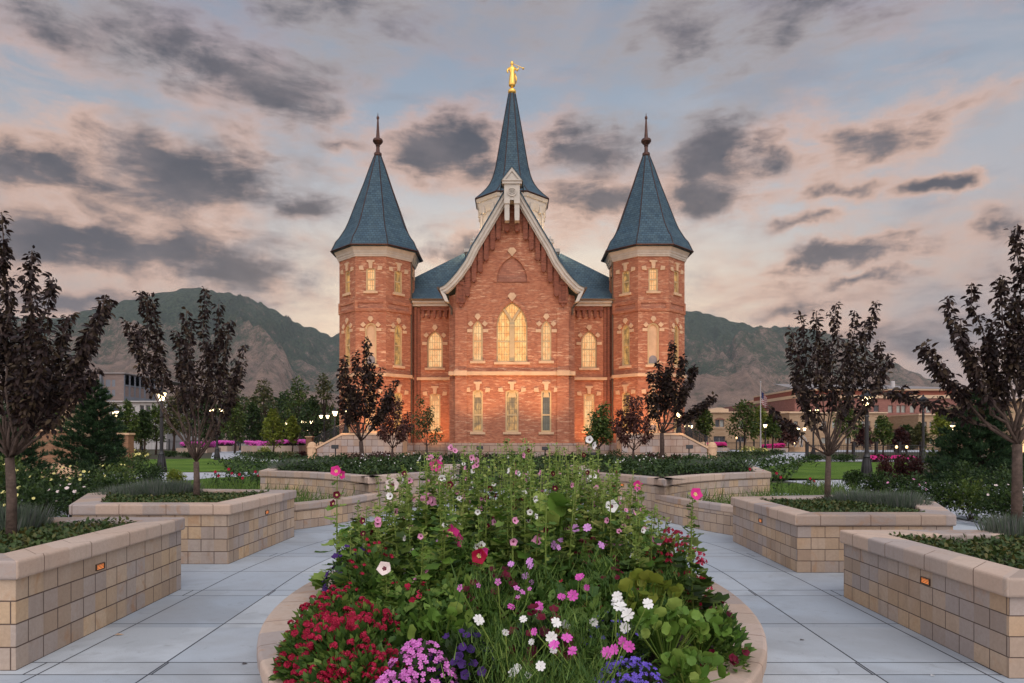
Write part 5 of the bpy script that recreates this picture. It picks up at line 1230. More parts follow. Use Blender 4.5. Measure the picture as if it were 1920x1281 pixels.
V, F = merge([feathery(X(a, b_), b_, .16, h_*.9, 520) for a, b_, h_ in ((915,4.1,.55),(940,3.5,.35),(1010,4.4,.5),(1075,3.6,.4),(1120,4.6,.55),(1000,3.2,.25),(1090,3.2,.25),(870,5.0,.6),(1180,5.2,.55),(960,5.4,.6),(1250,4.8,.4),(760,5.6,.5))]); tag(mesh_np('feathery_foliage', V, F, LF_bed), 'feathery fine green foliage around the cosmos in the oval bed', 'foliage', None, 'stuff')

def hollyhock(x, y, h, blooms, label=None, group=None, lean=0, leafy=1.0):
    z0 = .38; t = empty('hollyhock', (x, y, z0), label, 'hollyhock', group)
    top = Vector((x+lean, y+random.uniform(-.08, .08), z0+h)); mid = Vector((x+lean*.3+random.uniform(-.03, .03), y, z0+h*.5))
    cur = bez(Vector((x, y, z0)), mid, top, 8); m = MB(); m.tube(cur, [.009, .009, .008, .007, .006, .005, .004, .003], 5)
    c = A_([tuple(q) for q in cur])
    def at(q): ix = q*7; i0 = np.minimum(ix.astype(int), 6); f = (ix-i0)[:, None]; return c[i0]*(1-f)+c[i0+1]*f
    n = int(60*leafy); q = rng.random(n)**1.5*.97; a = rng.uniform(0, 2*PI, n); r = (.08*(1-q)**1.5+.012); o = np.stack([np.cos(a)*r, np.sin(a)*r, rng.uniform(-.02, .03, n)], 1)
    dd = np.stack([np.cos(a), np.sin(a), rng.uniform(-.3, .5, n)], 1); V, F = scatter(L_vine, at(q)+o, dd, (.155*(1-q)**1.4+.026)*rng.uniform(.7, 1.25, n), rng.uniform(-.5, .5, n)); mesh_np('leaves', V, F, random.choice((LF_holly, LF_holly, LF_bed, LF_holly2, LF_green)), t)
    n = int(random.uniform(40, 80)*leafy); q = .25+.75*rng.random(n); a = rng.uniform(0, 2*PI, n); dd = np.stack([np.cos(a), np.sin(a), rng.uniform(0, .8, n)], 1); V, F = scatter((L_round[0]*A_([.6, .8, 1.6]), L_round[1]), at(q)+dd*.010, dd, rng.uniform(.028, .050, n)*(1.15-.4*q))
    sv = np.array(m.v); sf = []
    for f_ in m.f:
        for i_ in range(1, len(f_)-1): sf.append((f_[0], f_[i_], f_[i_+1]))
    V, F = merge([(sv, np.array(sf)), (V, F)]); mesh_np('stem', V, F, LF_bud, t)
    for (q_, mat, sz, aa) in blooms:
        p = at(A_([q_]))[0]; dr = A_([math.sin(aa), -math.cos(aa), random.uniform(-.25, .55)]); V, F = scatter(L_holly, A_([p+dr*.03]), A_([dr]), sz, A_([random.uniform(0, 6)])); b_ = mesh_np('bloom', V, F, mat, t)
        V, F = scatter((L_phlox[0]*A_([1, 1, 1]), L_phlox[1]), A_([p+dr*(.03+sz*.14)]), A_([dr]), sz*.36, A_([0.])); mesh_np('bloom_eye', V, F, FL_dark if mat in (FL_white, FL_blush, FL_pink) else FL_yel, b_)
    return t
def hp(px, y): return X(px, y)
def hh(py, y): return Z(py, y)-.38
# the stalks that stand out
hollyhock(hp(1300, 4.9), 4.9, hh(925, 4.9), [(.985, FL_mag, .085, .2)], 'tall lone hollyhock at the right side of the bed, one magenta bloom at its tip', None, -.01, 1.0)
hollyhock(hp(634, 5.7), 5.7, hh(880, 5.6), [(.97, FL_mag, .085, 0), (.95, FL_mag, .07, 1.1), (.78, FL_dark, .06, .2), (.70, FL_dark, .06, -.6)], 'hollyhock at the left edge of the bed with magenta bloom above maroon ones', None, -.02, .7)
hollyhock(hp(815, 7.0), 7.0, hh(872, 7.0), [(.985, FL_mag, .13, .3), (.55, FL_pink, .10, -.5)], 'hollyhock with one large magenta bloom at its tip, left of the temple gable', None, 0)
hollyhock(hp(738, 6.2), 6.2, hh(905, 6.2), [(.97, FL_blush, .115, 0), (.7, FL_pink, .07, 1)], 'hollyhock with a pale bloom with a dark eye, before the stepped planter corner', None, 0)
hollyhock(hp(845, 5.2), 5.2, hh(1000, 5.2), [(.95, FL_mag, .125, 0), (.90, FL_mag, .12, 1.2), (.7, FL_pink, .09, -.9)], 'hollyhock with a pair of bright magenta blooms left of the bed centre', None, 0)
hollyhock(hp(898, 4.7), 4.7, hh(1030, 4.7), [(.93, FL_red, .10, 0), (.99, FL_mag, .07, .8)], 'hollyhock with a crimson bloom just left of the bed centre', None, 0)
hollyhock(hp(803, 6.5), 6.5, hh(930, 6.5), [(.96, FL_pink, .12, -.2), (.91, FL_pink, .10, .9)], 'hollyhock with two soft pink blooms behind the magenta pair', None, 0)
hollyhock(hp(1147, 5.6), 5.6, hh(945, 5.6), [(.96, FL_white, .10, 0)], 'hollyhock with one creamy white bloom right of the bed centre', None, 0)
hollyhock(hp(1192, 6.6), 6.6, hh(905, 6.6), [(.97, FL_mag, .09, .2)], 'hollyhock with a small magenta tip bloom at the right back of the bed', None, 0)
hollyhock(hp(1108, 8.2), 8.2, hh(820, 8.2), [(.97, FL_white, .09, -.3), (.93, FL_white, .09, .9), (.6, FL_white, .08, 0)], 'tallest hollyhock at the right back, two white blooms before the green tree', None, 0)
hollyhock(hp(720, 4.4), 4.4, hh(1062, 4.4), [(.93, FL_blush, .085, 0)], 'short hollyhock low at the left front with a white bloom with a crimson eye', None, 0)
hollyhock(hp(1012, 5.0), 5.0, hh(975, 5.0), [(.9, FL_dark, .08, .3), (.75, FL_pink, .08, -.5)], 'hollyhock just right of the bed centre with a maroon bloom', None, 0)
grp = {'pink': 'hollyhocks with pink blooms', 'white': 'hollyhocks with white blooms', 'green': 'hollyhocks still mostly in bud', 'dark': 'hollyhocks with maroon blooms'}
labs = {'pink': 'slender hollyhock with pale pink blooms in the thicket of the oval bed', 'white': 'slender hollyhock with small white blooms in the thicket of the oval bed', 'green': 'slender green hollyhock stalk in bud in the thicket of the oval bed', 'dark': 'slender hollyhock with dark maroon blooms in the thicket of the oval bed'}
cnt_h = 0
for tries in range(2500):
    if cnt_h >= 205: break
    y = random.uniform(4.6, 8.55); x = random.uniform(-1.4, 1.4)
    if (x/1.38)**2+((y-6.05)/2.6)**2 > 1: continue
    px = 960+x/y*1280
    # skyline of the bed by bearing
    sky_ = float(np.interp(px, [600, 640, 700, 760, 830, 900, 960, 1040, 1120, 1180, 1230, 1262], [985, 935, 900, 870, 846, 832, 826, 832, 846, 880, 930, 985]))
    if y < 4.9 and abs(px-960) > 190: continue
    top = sky_-8+random.expovariate(1/46.)+max(0, (6.3-y))*34
    h = Z(top, y)-.38
    if h < .35: continue
    kind = random.choices(['pink', 'white', 'green', 'dark'], [2.6, 2.2, 6, 1.6])[0]; bl = []
    mt = {'pink': FL_pink, 'white': FL_white, 'dark': FL_dark}.get(kind)
    if mt:
        for j in range(random.randint(2, 3)): bl.append((random.uniform(.45, .98), mt, random.uniform(.034, .058), random.uniform(-1.4, 1.4)))
    hollyhock(x, y, h, bl, labs[kind], grp[kind], random.uniform(-.07, .07), .8); cnt_h += 1

# low flowering clumps
def clump(name, x, y, w, d, h, lab, group, leafmat, flmat, nfl, fsz, nleaf=700, lsz=.07, tm=L_phlox, head=0, z0=.28, ltm=None):
    t = empty(name, (x, y, z0), lab, 'flowers', group); u = unit(nleaf); u[:, 2] = np.abs(u[:, 2]); q = rng.random((nleaf, 1))**.4; pp = A_([x, y, z0])+u*q*A_([w/2, d/2, h*.95])
    V, F = scatter(ltm or L_simple, pp, u+unit(nleaf)*.5+A_([0, 0, .3]), lsz*rng.uniform(.6, 1.3, nleaf)); mesh_np('foliage', V, F, leafmat, t)
    u = unit(nfl*2); u = u[(u[:, 2] > .0)][:nfl]; u[:, 2] = np.abs(u[:, 2]); k_ = len(u); pp = A_([x, y, z0])+u*A_([w/2, d/2, h])*(.93+.14*rng.random((k_, 1)))
    if head:   # each head is a small dome of florets
        hd = unit(head); hd[:, 2] = np.abs(hd[:, 2]); P2 = (pp[:, None, :]+hd[None]*fsz*.8).reshape(-1, 3); D2 = np.broadcast_to(hd[None], (k_, head, 3)).reshape(-1, 3)+unit(k_*head)*.2; V, F = scatter(tm, P2, D2, fsz)
    else: V, F = scatter(tm, pp, u+unit(k_)*.35+A_([0, -.4, .2]), fsz*rng.uniform(.8, 1.2, k_), rng.uniform(0, 3, k_))
    o = mesh_np('flowers', V, F, flmat, t); return t
g = 'crimson flower mounds at the left front of the bed'
for (px, y, w, d, h, lab) in [(630,4.25,.60,.62,.42,'crimson flower mound farthest left on the curb'),(600,3.95,.48,.52,.34,'low crimson flower mound spilling over the left curb'),(655,3.75,.58,.58,.38,'crimson flower mound in the middle of the left front'),(690,3.5,.5,.5,.28,'crimson flower mound nearest the bottom of the photo'),(690,4.1,.5,.5,.38,'crimson flower mound behind the other mounds on the left'),(640,3.5,.42,.42,.24,'crimson flower mound low at the front left curb')]:
    clump('dianthus_mound', X(px, y), y, w, d, h, lab, g, LF_bed, FL_red, 120, .024, 1800, .055, L_phlox, 11)
clump('dianthus_mound', X(1265, 5.3), 5.3, .55, .5, .62, 'crimson flower mound at the right side of the bed, left of the lone hollyhock', 'crimson flower mounds at the right', LF_bed, FL_red, 120, .03, 900, .06, L_phlox, 7)
clump('dianthus_mound', X(1110, 5.0), 5.0, .5, .5, .62, 'dark crimson mound inside the bed right of the centre', 'crimson flower mounds at the right', LF_bed, FL_dark, 60, .02, 700, .06, L_phlox, 7)
clump('dianthus_mound', X(700, 4.9), 4.9, .6, .5, .62, 'crimson flowers inside the bed below the left hollyhocks', 'crimson flower mounds at the right', LF_bed, FL_red, 60, .02, 700, .06, L_phlox, 7)
clump('phlox_clump', X(785, 3.45), 3.45, .40, .34, .34, 'light pink phlox clump at the front of the bed', None, LF_dk, FL_phlox, 260, .032, 300, .05)
clump('phlox_clump', X(740, 3.3), 3.3, .30, .28, .24, 'small light pink phlox clump at the bottom left of the bed', None, LF_dk, FL_phlox, 150, .032, 200, .05)
clump('lobelia_clump', X(1180, 3.45), 3.45, .40, .3, .26, 'violet blue lobelia clump at the right front of the bed', None, LF_dk, FL_viol, 300, .024, 400, .04)
clump('lobelia_clump', X(1150, 3.9), 3.9, .40, .3, .40, 'sparse violet flowers behind the lobelia clump', None, LF_dk, FL_viol, 60, .024, 500, .05)
clump('petunia_clump', X(870, 3.6), 3.6, .40, .35, .36, 'very dark violet flowers at the front centre of the bed', None, LF_dk, FL_dviol, 60, .04, 700, .055, L_holly)
clump('petunia_clump', X(1015, 3.7), 3.7, .40, .35, .44, 'dark maroon flowers right of the front centre', None, LF_dk, FL_dark, 60, .05, 700, .055, L_holly)
clump('petunia_clump', X(925, 4.3), 4.3, .5, .4, .55, 'dark maroon flowers deep in the bed centre', None, LF_dk, FL_dark, 60, .05, 700, .055, L_holly)
for a_, b_, c_, d_, e_ in ((1005, 5.6, .62, FL_dark, 'maroon flowers far back in the bed centre'), (880, 4.9, .58, FL_dark, 'maroon flowers below the crimson hollyhock'), (1080, 4.5, .55, FL_red, 'crimson flowers right of the bed centre'), (1160, 4.7, .55, FL_dark, 'maroon flowers in front of the right hollyhocks'), (780, 4.5, .50, FL_red, 'crimson flowers left of the bed centre'), (840, 5.9, .68, FL_mauve, 'mauve flowers behind the magenta pair')): clump('petunia_clump', X(a_, b_), b_, .42, .36, c_-.1, e_, None, LF_bed, d_, 46, .036, 500, .055, L_holly)
clump('petunia_clump', X(1352, 4.2), 4.2, .28, .5, .34, 'dark maroon flowers trailing over the right curb', None, LF_bed, FL_dark, 40, .05, 500, .06, L_holly)
clump('petunia_clump', X(660, 5.3), 5.3, .5, .4, .52, 'dark violet flowers below the left hollyhocks', None, LF_dk, FL_dviol, 50, .05, 500, .055, L_holly)
def cosmos(px, y, top, mat, n, lab, group, sz=.058, tm=L_cosmos, w=.22, dens=110):
    x = X(px, y); t = empty('cosmos_plant', (x, y, .35), lab, 'cosmos', group); zt = Z(top, y); m = MB(); pp = []; 
    for i in range(n):
        tx, ty, tz = x+random.gauss(0, w*.6), y+random.gauss(0, w*.4), zt-abs(random.gauss(0, .10)); m.tube([(x+random.gauss(0, .04), y, .35), ((x+tx)/2+random.gauss(0, .02), (y+ty)/2, .35+(tz-.35)*.55), (tx, ty, tz)], .0028, 4); pp.append((tx, ty, tz))
    m.build('stem', LF_holly, t); nn = dens; q = A_([x, y, .35])+np.stack([rng.normal(0, w*.6, nn), rng.normal(0, w*.5, nn), rng.uniform(0, max(.1, zt-.45), nn)], 1); V, F = scatter(L_blade, q, unit(nn)+A_([0, 0, .9]), .10); mesh_np('foliage', V, F, LF_grass, t)
    for p in pp: V, F = scatter(tm, A_([p]), A_([(random.uniform(-1.1, 1.1), -1, random.uniform(-.3, 1.6))]), sz*random.uniform(.6, 1.15), A_([random.uniform(0, 2)])); mesh_np('bloom', V, F, mat, t)
cosmos(965, 3.45, 1160, FL_white, 6, 'white cosmos at the front centre of the bed', None)
cosmos(1145, 3.7, 1115, FL_white, 8, 'large white cosmos cluster right of the front centre', None, .07)
cosmos(1050, 3.8, 1150, FL_white, 4, 'small white cosmos between the two larger white ones', None, .055)
cosmos(930, 3.2, 1225, FL_white, 5, 'white cosmos low at the bottom edge of the photo', None)
cosmos(1030, 3.9, 1110, FL_cos, 3, 'pink cosmos above the small white cosmos', None, .06)
cosmos(1110, 3.3, 1190, FL_cos, 8, 'pink cosmos at the bottom of the bed right of centre', None, .06)
cosmos(1085, 4.2, 1080, FL_cos, 4, 'pink cosmos right of the maroon hollyhock', None, .06)
cosmos(1060, 5.0, 985, FL_mauve, 6, 'mauve star shaped flowers beside the big round leaves', None, .06, L_cosmos)
cosmos(980, 4.4, 1040, FL_mauve, 5, 'pale mauve flowers at the bed centre', None, .05, L_cosmos)
cosmos(950, 4.0, 1090, FL_phlox, 8, 'pink phlox spray at the bed centre', None, .04, L_phlox)
def bigleaf(px, y, zc_, n, size, w, lab, mat=LF_holly, sp=.5):
    x = X(px, y); t = empty('leafy_plant', (x, y, .3), lab, 'plant', None); u = unit(n); u[:, 2] = np.abs(u[:, 2]); pp = A_([x, y, zc_])+u*A_([w, w*.7, .18])*rng.random((n, 1))**.4; m = MB()
    for p in pp[:40]: m.tube([(x, y, .3), tuple(p)], .004, 4)
    m.build('stem', LF_holly, t); V, F = scatter(L_round, pp, unit(n)*sp+A_([0, -.3, .5]), size*rng.uniform(.6, 1.2, n), rng.uniform(-1.2, 1.2, n)); mesh_np('foliage', V, F, mat, t)
bigleaf(1045, 5.3, .98, 16, .17, .22, 'plant with big round leaves right of the bed centre')
bigleaf(1310, 4.15, .42, 80, .075, .26, 'broad leaved plant spilling to the right curb')
bigleaf(1250, 4.0, .50, 80, .07, .26, 'broad leaved plant inside the right part of the bed')
bigleaf(1285, 3.7, .34, 64, .075, .22, 'broad leaved plant at the right front of the bed')
bigleaf(1215, 4.4, .58, 34, .085, .22, 'yellowing broad leaved plant below the right hollyhocks', LF_yel)
bigleaf(690, 6.2, .70, 60, .09, .26, 'broad hollyhock leaves at the left side of the bed')
bigleaf(685, 5.6, .56, 60, .08, .26, 'light green broad leaves low at the left side of the bed')
bigleaf(665, 6.6, .62, 60, .08, .26, 'broad leaves overhanging the left curb farther back')
bigleaf(820, 3.9, .50, 44, .075, .25, 'light green round leaves at the front left of the centre')
bigleaf(905, 4.3, .58, 34, .085, .25, 'round leaves below the crimson hollyhock bloom')

# ================================================================ LAMPS
def lantern(m, g, cx, cy, z, s=1.0):
    m.lathe(cx, cy, [(.05*s, z), (.09*s, z+.03*s), (.07*s, z+.07*s), (.10*s, z+.10*s)], 8)
    g.lathe(cx, cy, [(.09*s, z+.10*s), (.20*s, z+.42*s)], 8)
    for k_ in range(6): a = k_*PI/3; m.tube([(cx+.10*s*math.cos(a), cy+.10*s*math.sin(a), z+.10*s), (cx+.215*s*math.cos(a), cy+.215*s*math.sin(a), z+.43*s)], .010*s, 4)
    m.lathe(cx, cy, [(.26*s, z+.42*s), (.25*s, z+.46*s), (.10*s, z+.58*s), (.05*s, z+.62*s), (.06*s, z+.66*s), (.015*s, z+.70*s), (.01*s, z+.78*s)], 12)
lampmeshes = {}
def street_lamp(x, y, top, label, z0=0, twin=False, light=0, lit=True, group='black street lamps'):
    H = top-z0; key = (round(H, 1), twin, lit); t = empty('street_lamp', (x, y, z0), label, 'street lamp', group)
    if twin: zl = z0+H-.85
    else: zl = z0+H-.78
    m = MB(); m.lathe(x, y, [(.26, z0-.02), (.26, z0+.10), (.21, z0+.14), (.19, z0+.5), (.13, z0+.85), (.15, z0+.9), (.11, z0+.98), (.09, z0+1.05), (.078, zl-.35), (.11, zl-.32), (.075, zl-.25), (.06, zl)], 12)
    for k_ in range(8): a = k_*PI/4; m.tube([(x+.25*math.cos(a), y+.25*math.sin(a), z0+.1), (x+.14*math.cos(a), y+.14*math.sin(a), z0+.85)], .022, 4)
    m.build('post', M_black, t)
    for sx in ((-1, 1) if twin else (0,)):
        mm = MB(); g_ = MB(); lx = x+sx*.42
        if twin: mm.tube([(x, y, zl-.3), (lx*.5+x*.5, y, zl-.12), (lx, y, zl-.12), (lx, y, zl)], .03, 6)
        lantern(mm, g_, lx, y, zl, 1.2); l_ = mm.build('lantern', M_black, t); g_.build('lamp_glass', M_lamp if lit else M_win, l_)
    if light:
        ld = bpy.data.lights.new('lamp_light', 'POINT'); ld.energy = light; ld.color = (1, .72, .42); ld.shadow_soft_size = .25; lo = bpy.data.objects.new('lamp_light', ld); COL.objects.link(lo); lo.parent = t; lo.location = (0, -.0, H-.50)
street_lamp(X(303, 34.5), 34.5, Z(727, 34.5), 'tall lit street lamp beside the second plum tree on the left', light=60)
street_lamp(X(407, 54), 54, Z(759, 54), 'two headed lit lamp at the far end of the left lawn', twin=True, light=60)
street_lamp(X(100, 42), 42, Z(744, 42), 'lit street lamp behind the tan brick wall', light=6)
street_lamp(X(1625, 29.3), 29.3, Z(733, 29.3), 'tall lit street lamp on the lawn to the right', light=60)
street_lamp(X(1731, 46), 46, Z(742, 46), 'unlit street lamp post crossed by the long plum branch', lit=False)
street_lamp(X(649, 58), 58, Z(764, 58), 'lit lamp on the left stair landing, closest to the tower', z0=2.0, light=50, group='lamps on the stair landings')
street_lamp(X(628, 60.5), 60.5, Z(766, 60.5), 'lit lamp at the left stair, outer one', z0=1.6, light=30, group='lamps on the stair landings')
street_lamp(X(1273, 58), 58, Z(768, 58), 'lit lamp on the right stair landing, closest to the tower', z0=2.0, light=50, group='lamps on the stair landings')
street_lamp(X(1294, 60.5), 60.5, Z(768, 60.5), 'lit lamp at the right stair, outer one', z0=1.6, light=30, group='lamps on the stair landings')
for px, top, d, tw, lab in [(608,774,88,True,'two headed far lamp left of the temple stairs'),(578,785,95,True,'two headed far lamp above the pink flower bed'),(567,786,96,False,'single far lamp just left of a two headed one'),(538,789,100,False,'single far lamp above the yellow green tree'),(576,801,120,False,'small distant lamp between the trees on the left'),
                            (600,804,125,False,'smallest distant lamp left of the stair railing'),(1288,792,75,True,'low two headed lamp right of the right tower'),(1435,792,80,False,'far lamp right of the flag pole'),(1503,798,95,True,'two headed far lamp beside the fountain'),(1525,762,70,True,'lamp half hidden by the plum tree with upright shoots'),(1787,792,60,False,'far lamp left of the right pine'),(216,764,48,False,'far lamp right of the left pine'),(392,800,110,False,'distant lamp left of the two headed one'),(265,785,75,False,'distant lamp in the round dark tree')]:
    street_lamp(X(px, d), d, max(2.2, Z(top, d)), lab, twin=tw, group='distant street lamps')
for px, d, lab in [(1681,52,'small glowing post lamp left of the other beyond the fence'),(1700,52,'small glowing post lamp right of the other beyond the fence'),(1381,75,'small globe lamp in the hedge right of the stair'),(1490,95,'small glowing lamp at the fountain edge')]:
    x = X(px, d); t = empty('bollard_light', (x, d, 0), lab, 'path light', 'small path lights'); top = Z({1681: 838, 1700: 838, 1381: 821, 1490: 831}[px], d); m = MB(); m.lathe(x, d, [(.09, 0), (.07, .1), (.06, max(.3, top-.2)), (.1, max(.32, top-.18))], 8); m.build('post', M_black, t); m = MB(); m.lathe(x, d, [(.05, top-.12), (.09, top-.04), (.08, top+.06), (.02, top+.10)], 10); m.build('globe', M_lampw, t)

# flood lights on the ground before the temple; their light warms the brick
def flood(px, py, d, label, tgt, energy, col=(1, .56, .24), size=R(95), post=0):
    x = X(px, d); z = max(.3, Z(py, d)); t = empty('floodlight', (x, d, 0), label, 'floodlight', 'black floodlights before the temple'); m = MB(); m.lathe(x, d, [(.10, -.01), (.06, .05), (.045, z-.1)], 8); m.build('post', M_black, t)
    m = MB(); m.loft([[(x-.28, d-.25, z-.12), (x+.28, d-.25, z-.12), (x+.28, d-.2, z+.16), (x-.28, d-.2, z+.16)], [(x-.24, d+.02, z-.16), (x+.24, d+.02, z-.16), (x+.24, d+.1, z+.14), (x-.24, d+.1, z+.14)]]); m.build('housing', M_black, t, bevel=.02)
    ld = bpy.data.lights.new('flood_beam', 'SPOT'); ld.energy = energy; ld.color = col; ld.spot_size = size; ld.spot_blend = .9; ld.shadow_soft_size = .3; lo = bpy.data.objects.new('flood_beam', ld); COL.objects.link(lo); lo.parent = t; lo.location = (0, .25, z+.15)
    lo.rotation_euler = (Vector(tgt)-Vector((x, d+.25, z+.15))).to_track_quat('-Z', 'Y').to_euler()
flood(900, 840, 56.5, 'squat black floodlight left of the temple centre', (-2.5, 61, 14), 2600)
flood(1022, 841, 56.5, 'squat black floodlight right of the temple centre', (2.5, 61, 14), 2600)
flood(629, 838, 53.5, 'black floodlight on a post before the left stair', (-13.5, 64, 15), 2600, size=R(64))
flood(1292, 838, 53.5, 'black floodlight on a post before the right stair', (13.5, 64, 15), 2600, size=R(64))
for s, lab in ((-1, 'left'), (1, 'right')):
    flood(960+s*152, 856, 63.2, 'small uplight hidden at the foot of the %s recessed bay' % lab, (s*7.6, 66.8, 6), 1200, (1, .46, .16), R(110))
    flood(960+s*212, 856, 61.5, 'small uplight at the inner foot of the %s tower' % lab, (s*12.3, 64.6, 7), 1300, (1, .48, .18), R(110))
    flood(960+s*290, 838, 59.0, 'uplight on the %s stair landing' % lab, (s*13.6, 64.6, 9), 1000, (1, .48, .18), R(100))
# lamps on the ledge of the square stage wash the white drum
for s in (-1, 1):
    ld = bpy.data.lights.new('drum_light', 'POINT'); ld.energy = 420; ld.color = (1, .72, .42); ld.shadow_soft_size = .3; lo = bpy.data.objects.new('drum_light', ld); COL.objects.link(lo); lo.parent = temple; lo.location = Vector((s*4.2, 70.9, zs_(450)))-Vector((0, 66, 0))

# a fallen leaf and petals on the paving
for lx, ly, sz, mt, lab in [(X(214, 5.74), 5.74, .035, M_sand, 'single fallen orange leaf on the paving before the front left planter'), (X(1745, 4.75), 4.75, .02, FL_white, 'tiny white petal on the paving at the lower right'), (X(452, 5.0), 5.0, .022, LF_plum, 'small dark fallen leaf on the paving left of the bed'), (X(1500, 5.6), 5.6, .022, LF_plum, 'small dark fallen leaf on the paving right of the bed')]:
    V, F = scatter(L_leaf, A_([(lx, ly, .006)]), A_([(1, .4, .02)]), sz*2, A_([0.])); V[:, 2] = np.maximum(V[:, 2], .003); tag(mesh_np('fallen_leaf', V, F, mt), lab, 'leaf')
# ================================================================ BUILDINGS AND FAR THINGS
M_tanb = make_brick('tan_masonry', srgb(176, 150, 122), srgb(192, 166, 138), srgb(160, 132, 104), srgb(150, 128, 106), .6, .2, .3)
M_tan2 = noisy('tan_stucco', srgb(186, 156, 126), .1, .5, .9)
M_pinkb = make_brick('pink_brick', srgb(150, 106, 96), srgb(170, 128, 114), srgb(134, 92, 84), srgb(130, 96, 88), .5, .16, .3)
M_redb = make_brick('orange_red_brick', srgb(154, 92, 74), srgb(174, 112, 92), srgb(134, 78, 66), srgb(130, 84, 74), .5, .16, .3)
M_greyb = noisy('grey_cladding', srgb(118, 122, 130), .1, .4, .7)
M_brownb = make_brick('brown_cladding', srgb(140, 124, 118), srgb(152, 136, 128), srgb(128, 112, 106), srgb(118, 104, 98), 1.2, .3, .3)
M_crm = noisy('cream_band', srgb(206, 178, 148), .08, .5, .8)
M_roofg = noisy('grey_roof', srgb(140, 134, 132), .1, .4, .7)
M_wht = noisy('white_stucco', srgb(188, 184, 182), .08, .5, .8)
def facade(bld, name, mat, p0, p1, z0, z1, wins, dep=.25, glass=M_win, cap=None, depth=12, frame=None):
    """wall from p0 to p1 (x,y) seen from the camera side; wins: (u0,u1,z0,z1,glass) with u along the wall"""
    a = Vector((p0[0], p0[1], 0)); b_ = Vector((p1[0], p1[1], 0)); Rv = (b_-a); L = Rv.length; Rv.normalize(); N = Vector((Rv.y, -Rv.x, 0)); F = Frame(a, Rv, N)
    holes = [[(w[0], w[2]), (w[1], w[2]), (w[1], w[3]), (w[0], w[3])] for w in wins]
    m = MB(); m.fwall(F, [(0, z0), (L, z0), (L, z1), (0, z1)], holes, dep)
    m.add([F.p(0, z1, 0), F.p(L, z1, 0), F.p(L, z1, -depth), F.p(0, z1, -depth), F.p(0, z0, 0), F.p(0, z0, -depth), F.p(L, z0, 0), F.p(L, z0, -depth)], [(0, 1, 2, 3), (4, 0, 3, 5), (1, 6, 7, 2), (5, 3, 2, 7)])
    m.build(name, mat, bld)
    for w, h in zip(wins, holes):
        f = MB(); uc = (w[0]+w[1])/2; t = .09
        f.fring(F, h, [(w[0]+t, w[2]+t), (w[1]-t, w[2]+t), (w[1]-t, w[3]-t), (w[0]+t, w[3]-t)], -dep+.02, -dep+.12)
        if w[1]-w[0] > 1.3: f.fbox(F, uc-.04, uc+.04, w[2]+t, w[3]-t, -dep+.03, -dep+.1)
        o = f.build('window', frame or M_roofg, bld); g_ = MB(); g_.fbox(F, w[0]+.03, w[1]-.03, w[2]+.03, w[3]-.03, -dep-.02, -dep+.04); g_.build('pane', w[4] if len(w) > 4 else glass, o)
    return F, L
def wz(py, d): return Z(py, d)
# grey and brown office block on the left
b = empty('office_block', (X(180, 125), 125, 0), 'long brown and grey office block with lit windows beyond the left pine', 'building')
d = 125
def wl(F_L, pxs, d, p0x): return [((a-p0x)/1280*d, (c-p0x)/1280*d) for a, c in pxs]
wins = []
for (a, c) in ((128,136),(139,145),(155,164),(190,195),(198,207),(210,216)):
    for (y0, y1) in ((725, 712), (743, 731), (762, 750)): wins.append(((a-66)/1280*d, (c-66)/1280*d, wz(y0, d), wz(y1, d), M_winlit if (a < 200 and y0 < 750) or a == 198 else M_winb))
facade(b, 'front_wall', M_brownb, (X(66, d), d), (X(232, d), d), 0, wz(701, d), wins, .3, depth=10)
wins = []
x0, y0_, x1, y1_ = X(232, d)+.08, d+.03, X(232, d)+.08, 136; L = math.hypot(x1-x0, y1_-y0_)
for k_ in range(6):
    for zc_ in (wz(729, 130)+.4, wz(748, 130)+.2): wins.append((L*(.03+k_*.16), L*(.03+k_*.16+.11), zc_, zc_+1.9, M_win))
facade(b, 'side_wall', M_greyb, (x0, y0_), (x1, y1_), 0, wz(702.5, d), wins, .3, depth=15)
m = MB(); m.box(X(105, d), X(113, d), d-1.2, d+.2, 0, wz(702, d)); m.box(X(190, d), X(193, d), d-.6, d+.2, 0, wz(698.5, d)); m.build('pier', M_greyb, b)
m = MB(); m.box(X(190, d), X(232, d)+.3, d-.3, d+30, wz(700.9, d), wz(698.6, d)); m.build('parapet', M_roofg, b)
b = empty('podium_building', (X(255, 110), 110, 0), 'low white building with a row of tall windows in front of the grey office wall', 'building')
d = 110; wins = [((a-205)/1280*d, (c-205)/1280*d, wz(785, d), wz(760, d), M_win) for a, c in ((262,270),(273,282),(285,293),(296,304))]
facade(b, 'wall', M_wht, (X(205, d), d), (X(312, d), d), 0, wz(754, d), wins, .3)
m = MB(); m.box(X(203, d), X(314, d), d-.5, d+.3, wz(754, d), wz(752, d)); m.build('parapet', M_wht, b)
b = empty('tan_block', (X(113, 100), 100, 0), 'plain tan building block behind the lamp on the far left', 'building')
facade(b, 'wall', M_tan2, (X(96, 100), 100), (X(123, 100), 100), 0, wz(744, 100), [(.4, 1.4, 4, 6.0, M_win)], .3)
m = MB(); m.box(X(95, 100), X(124, 100), 99.7, 101, wz(744, 100), wz(742.5, 100)); m.build('parapet', M_crm, b)
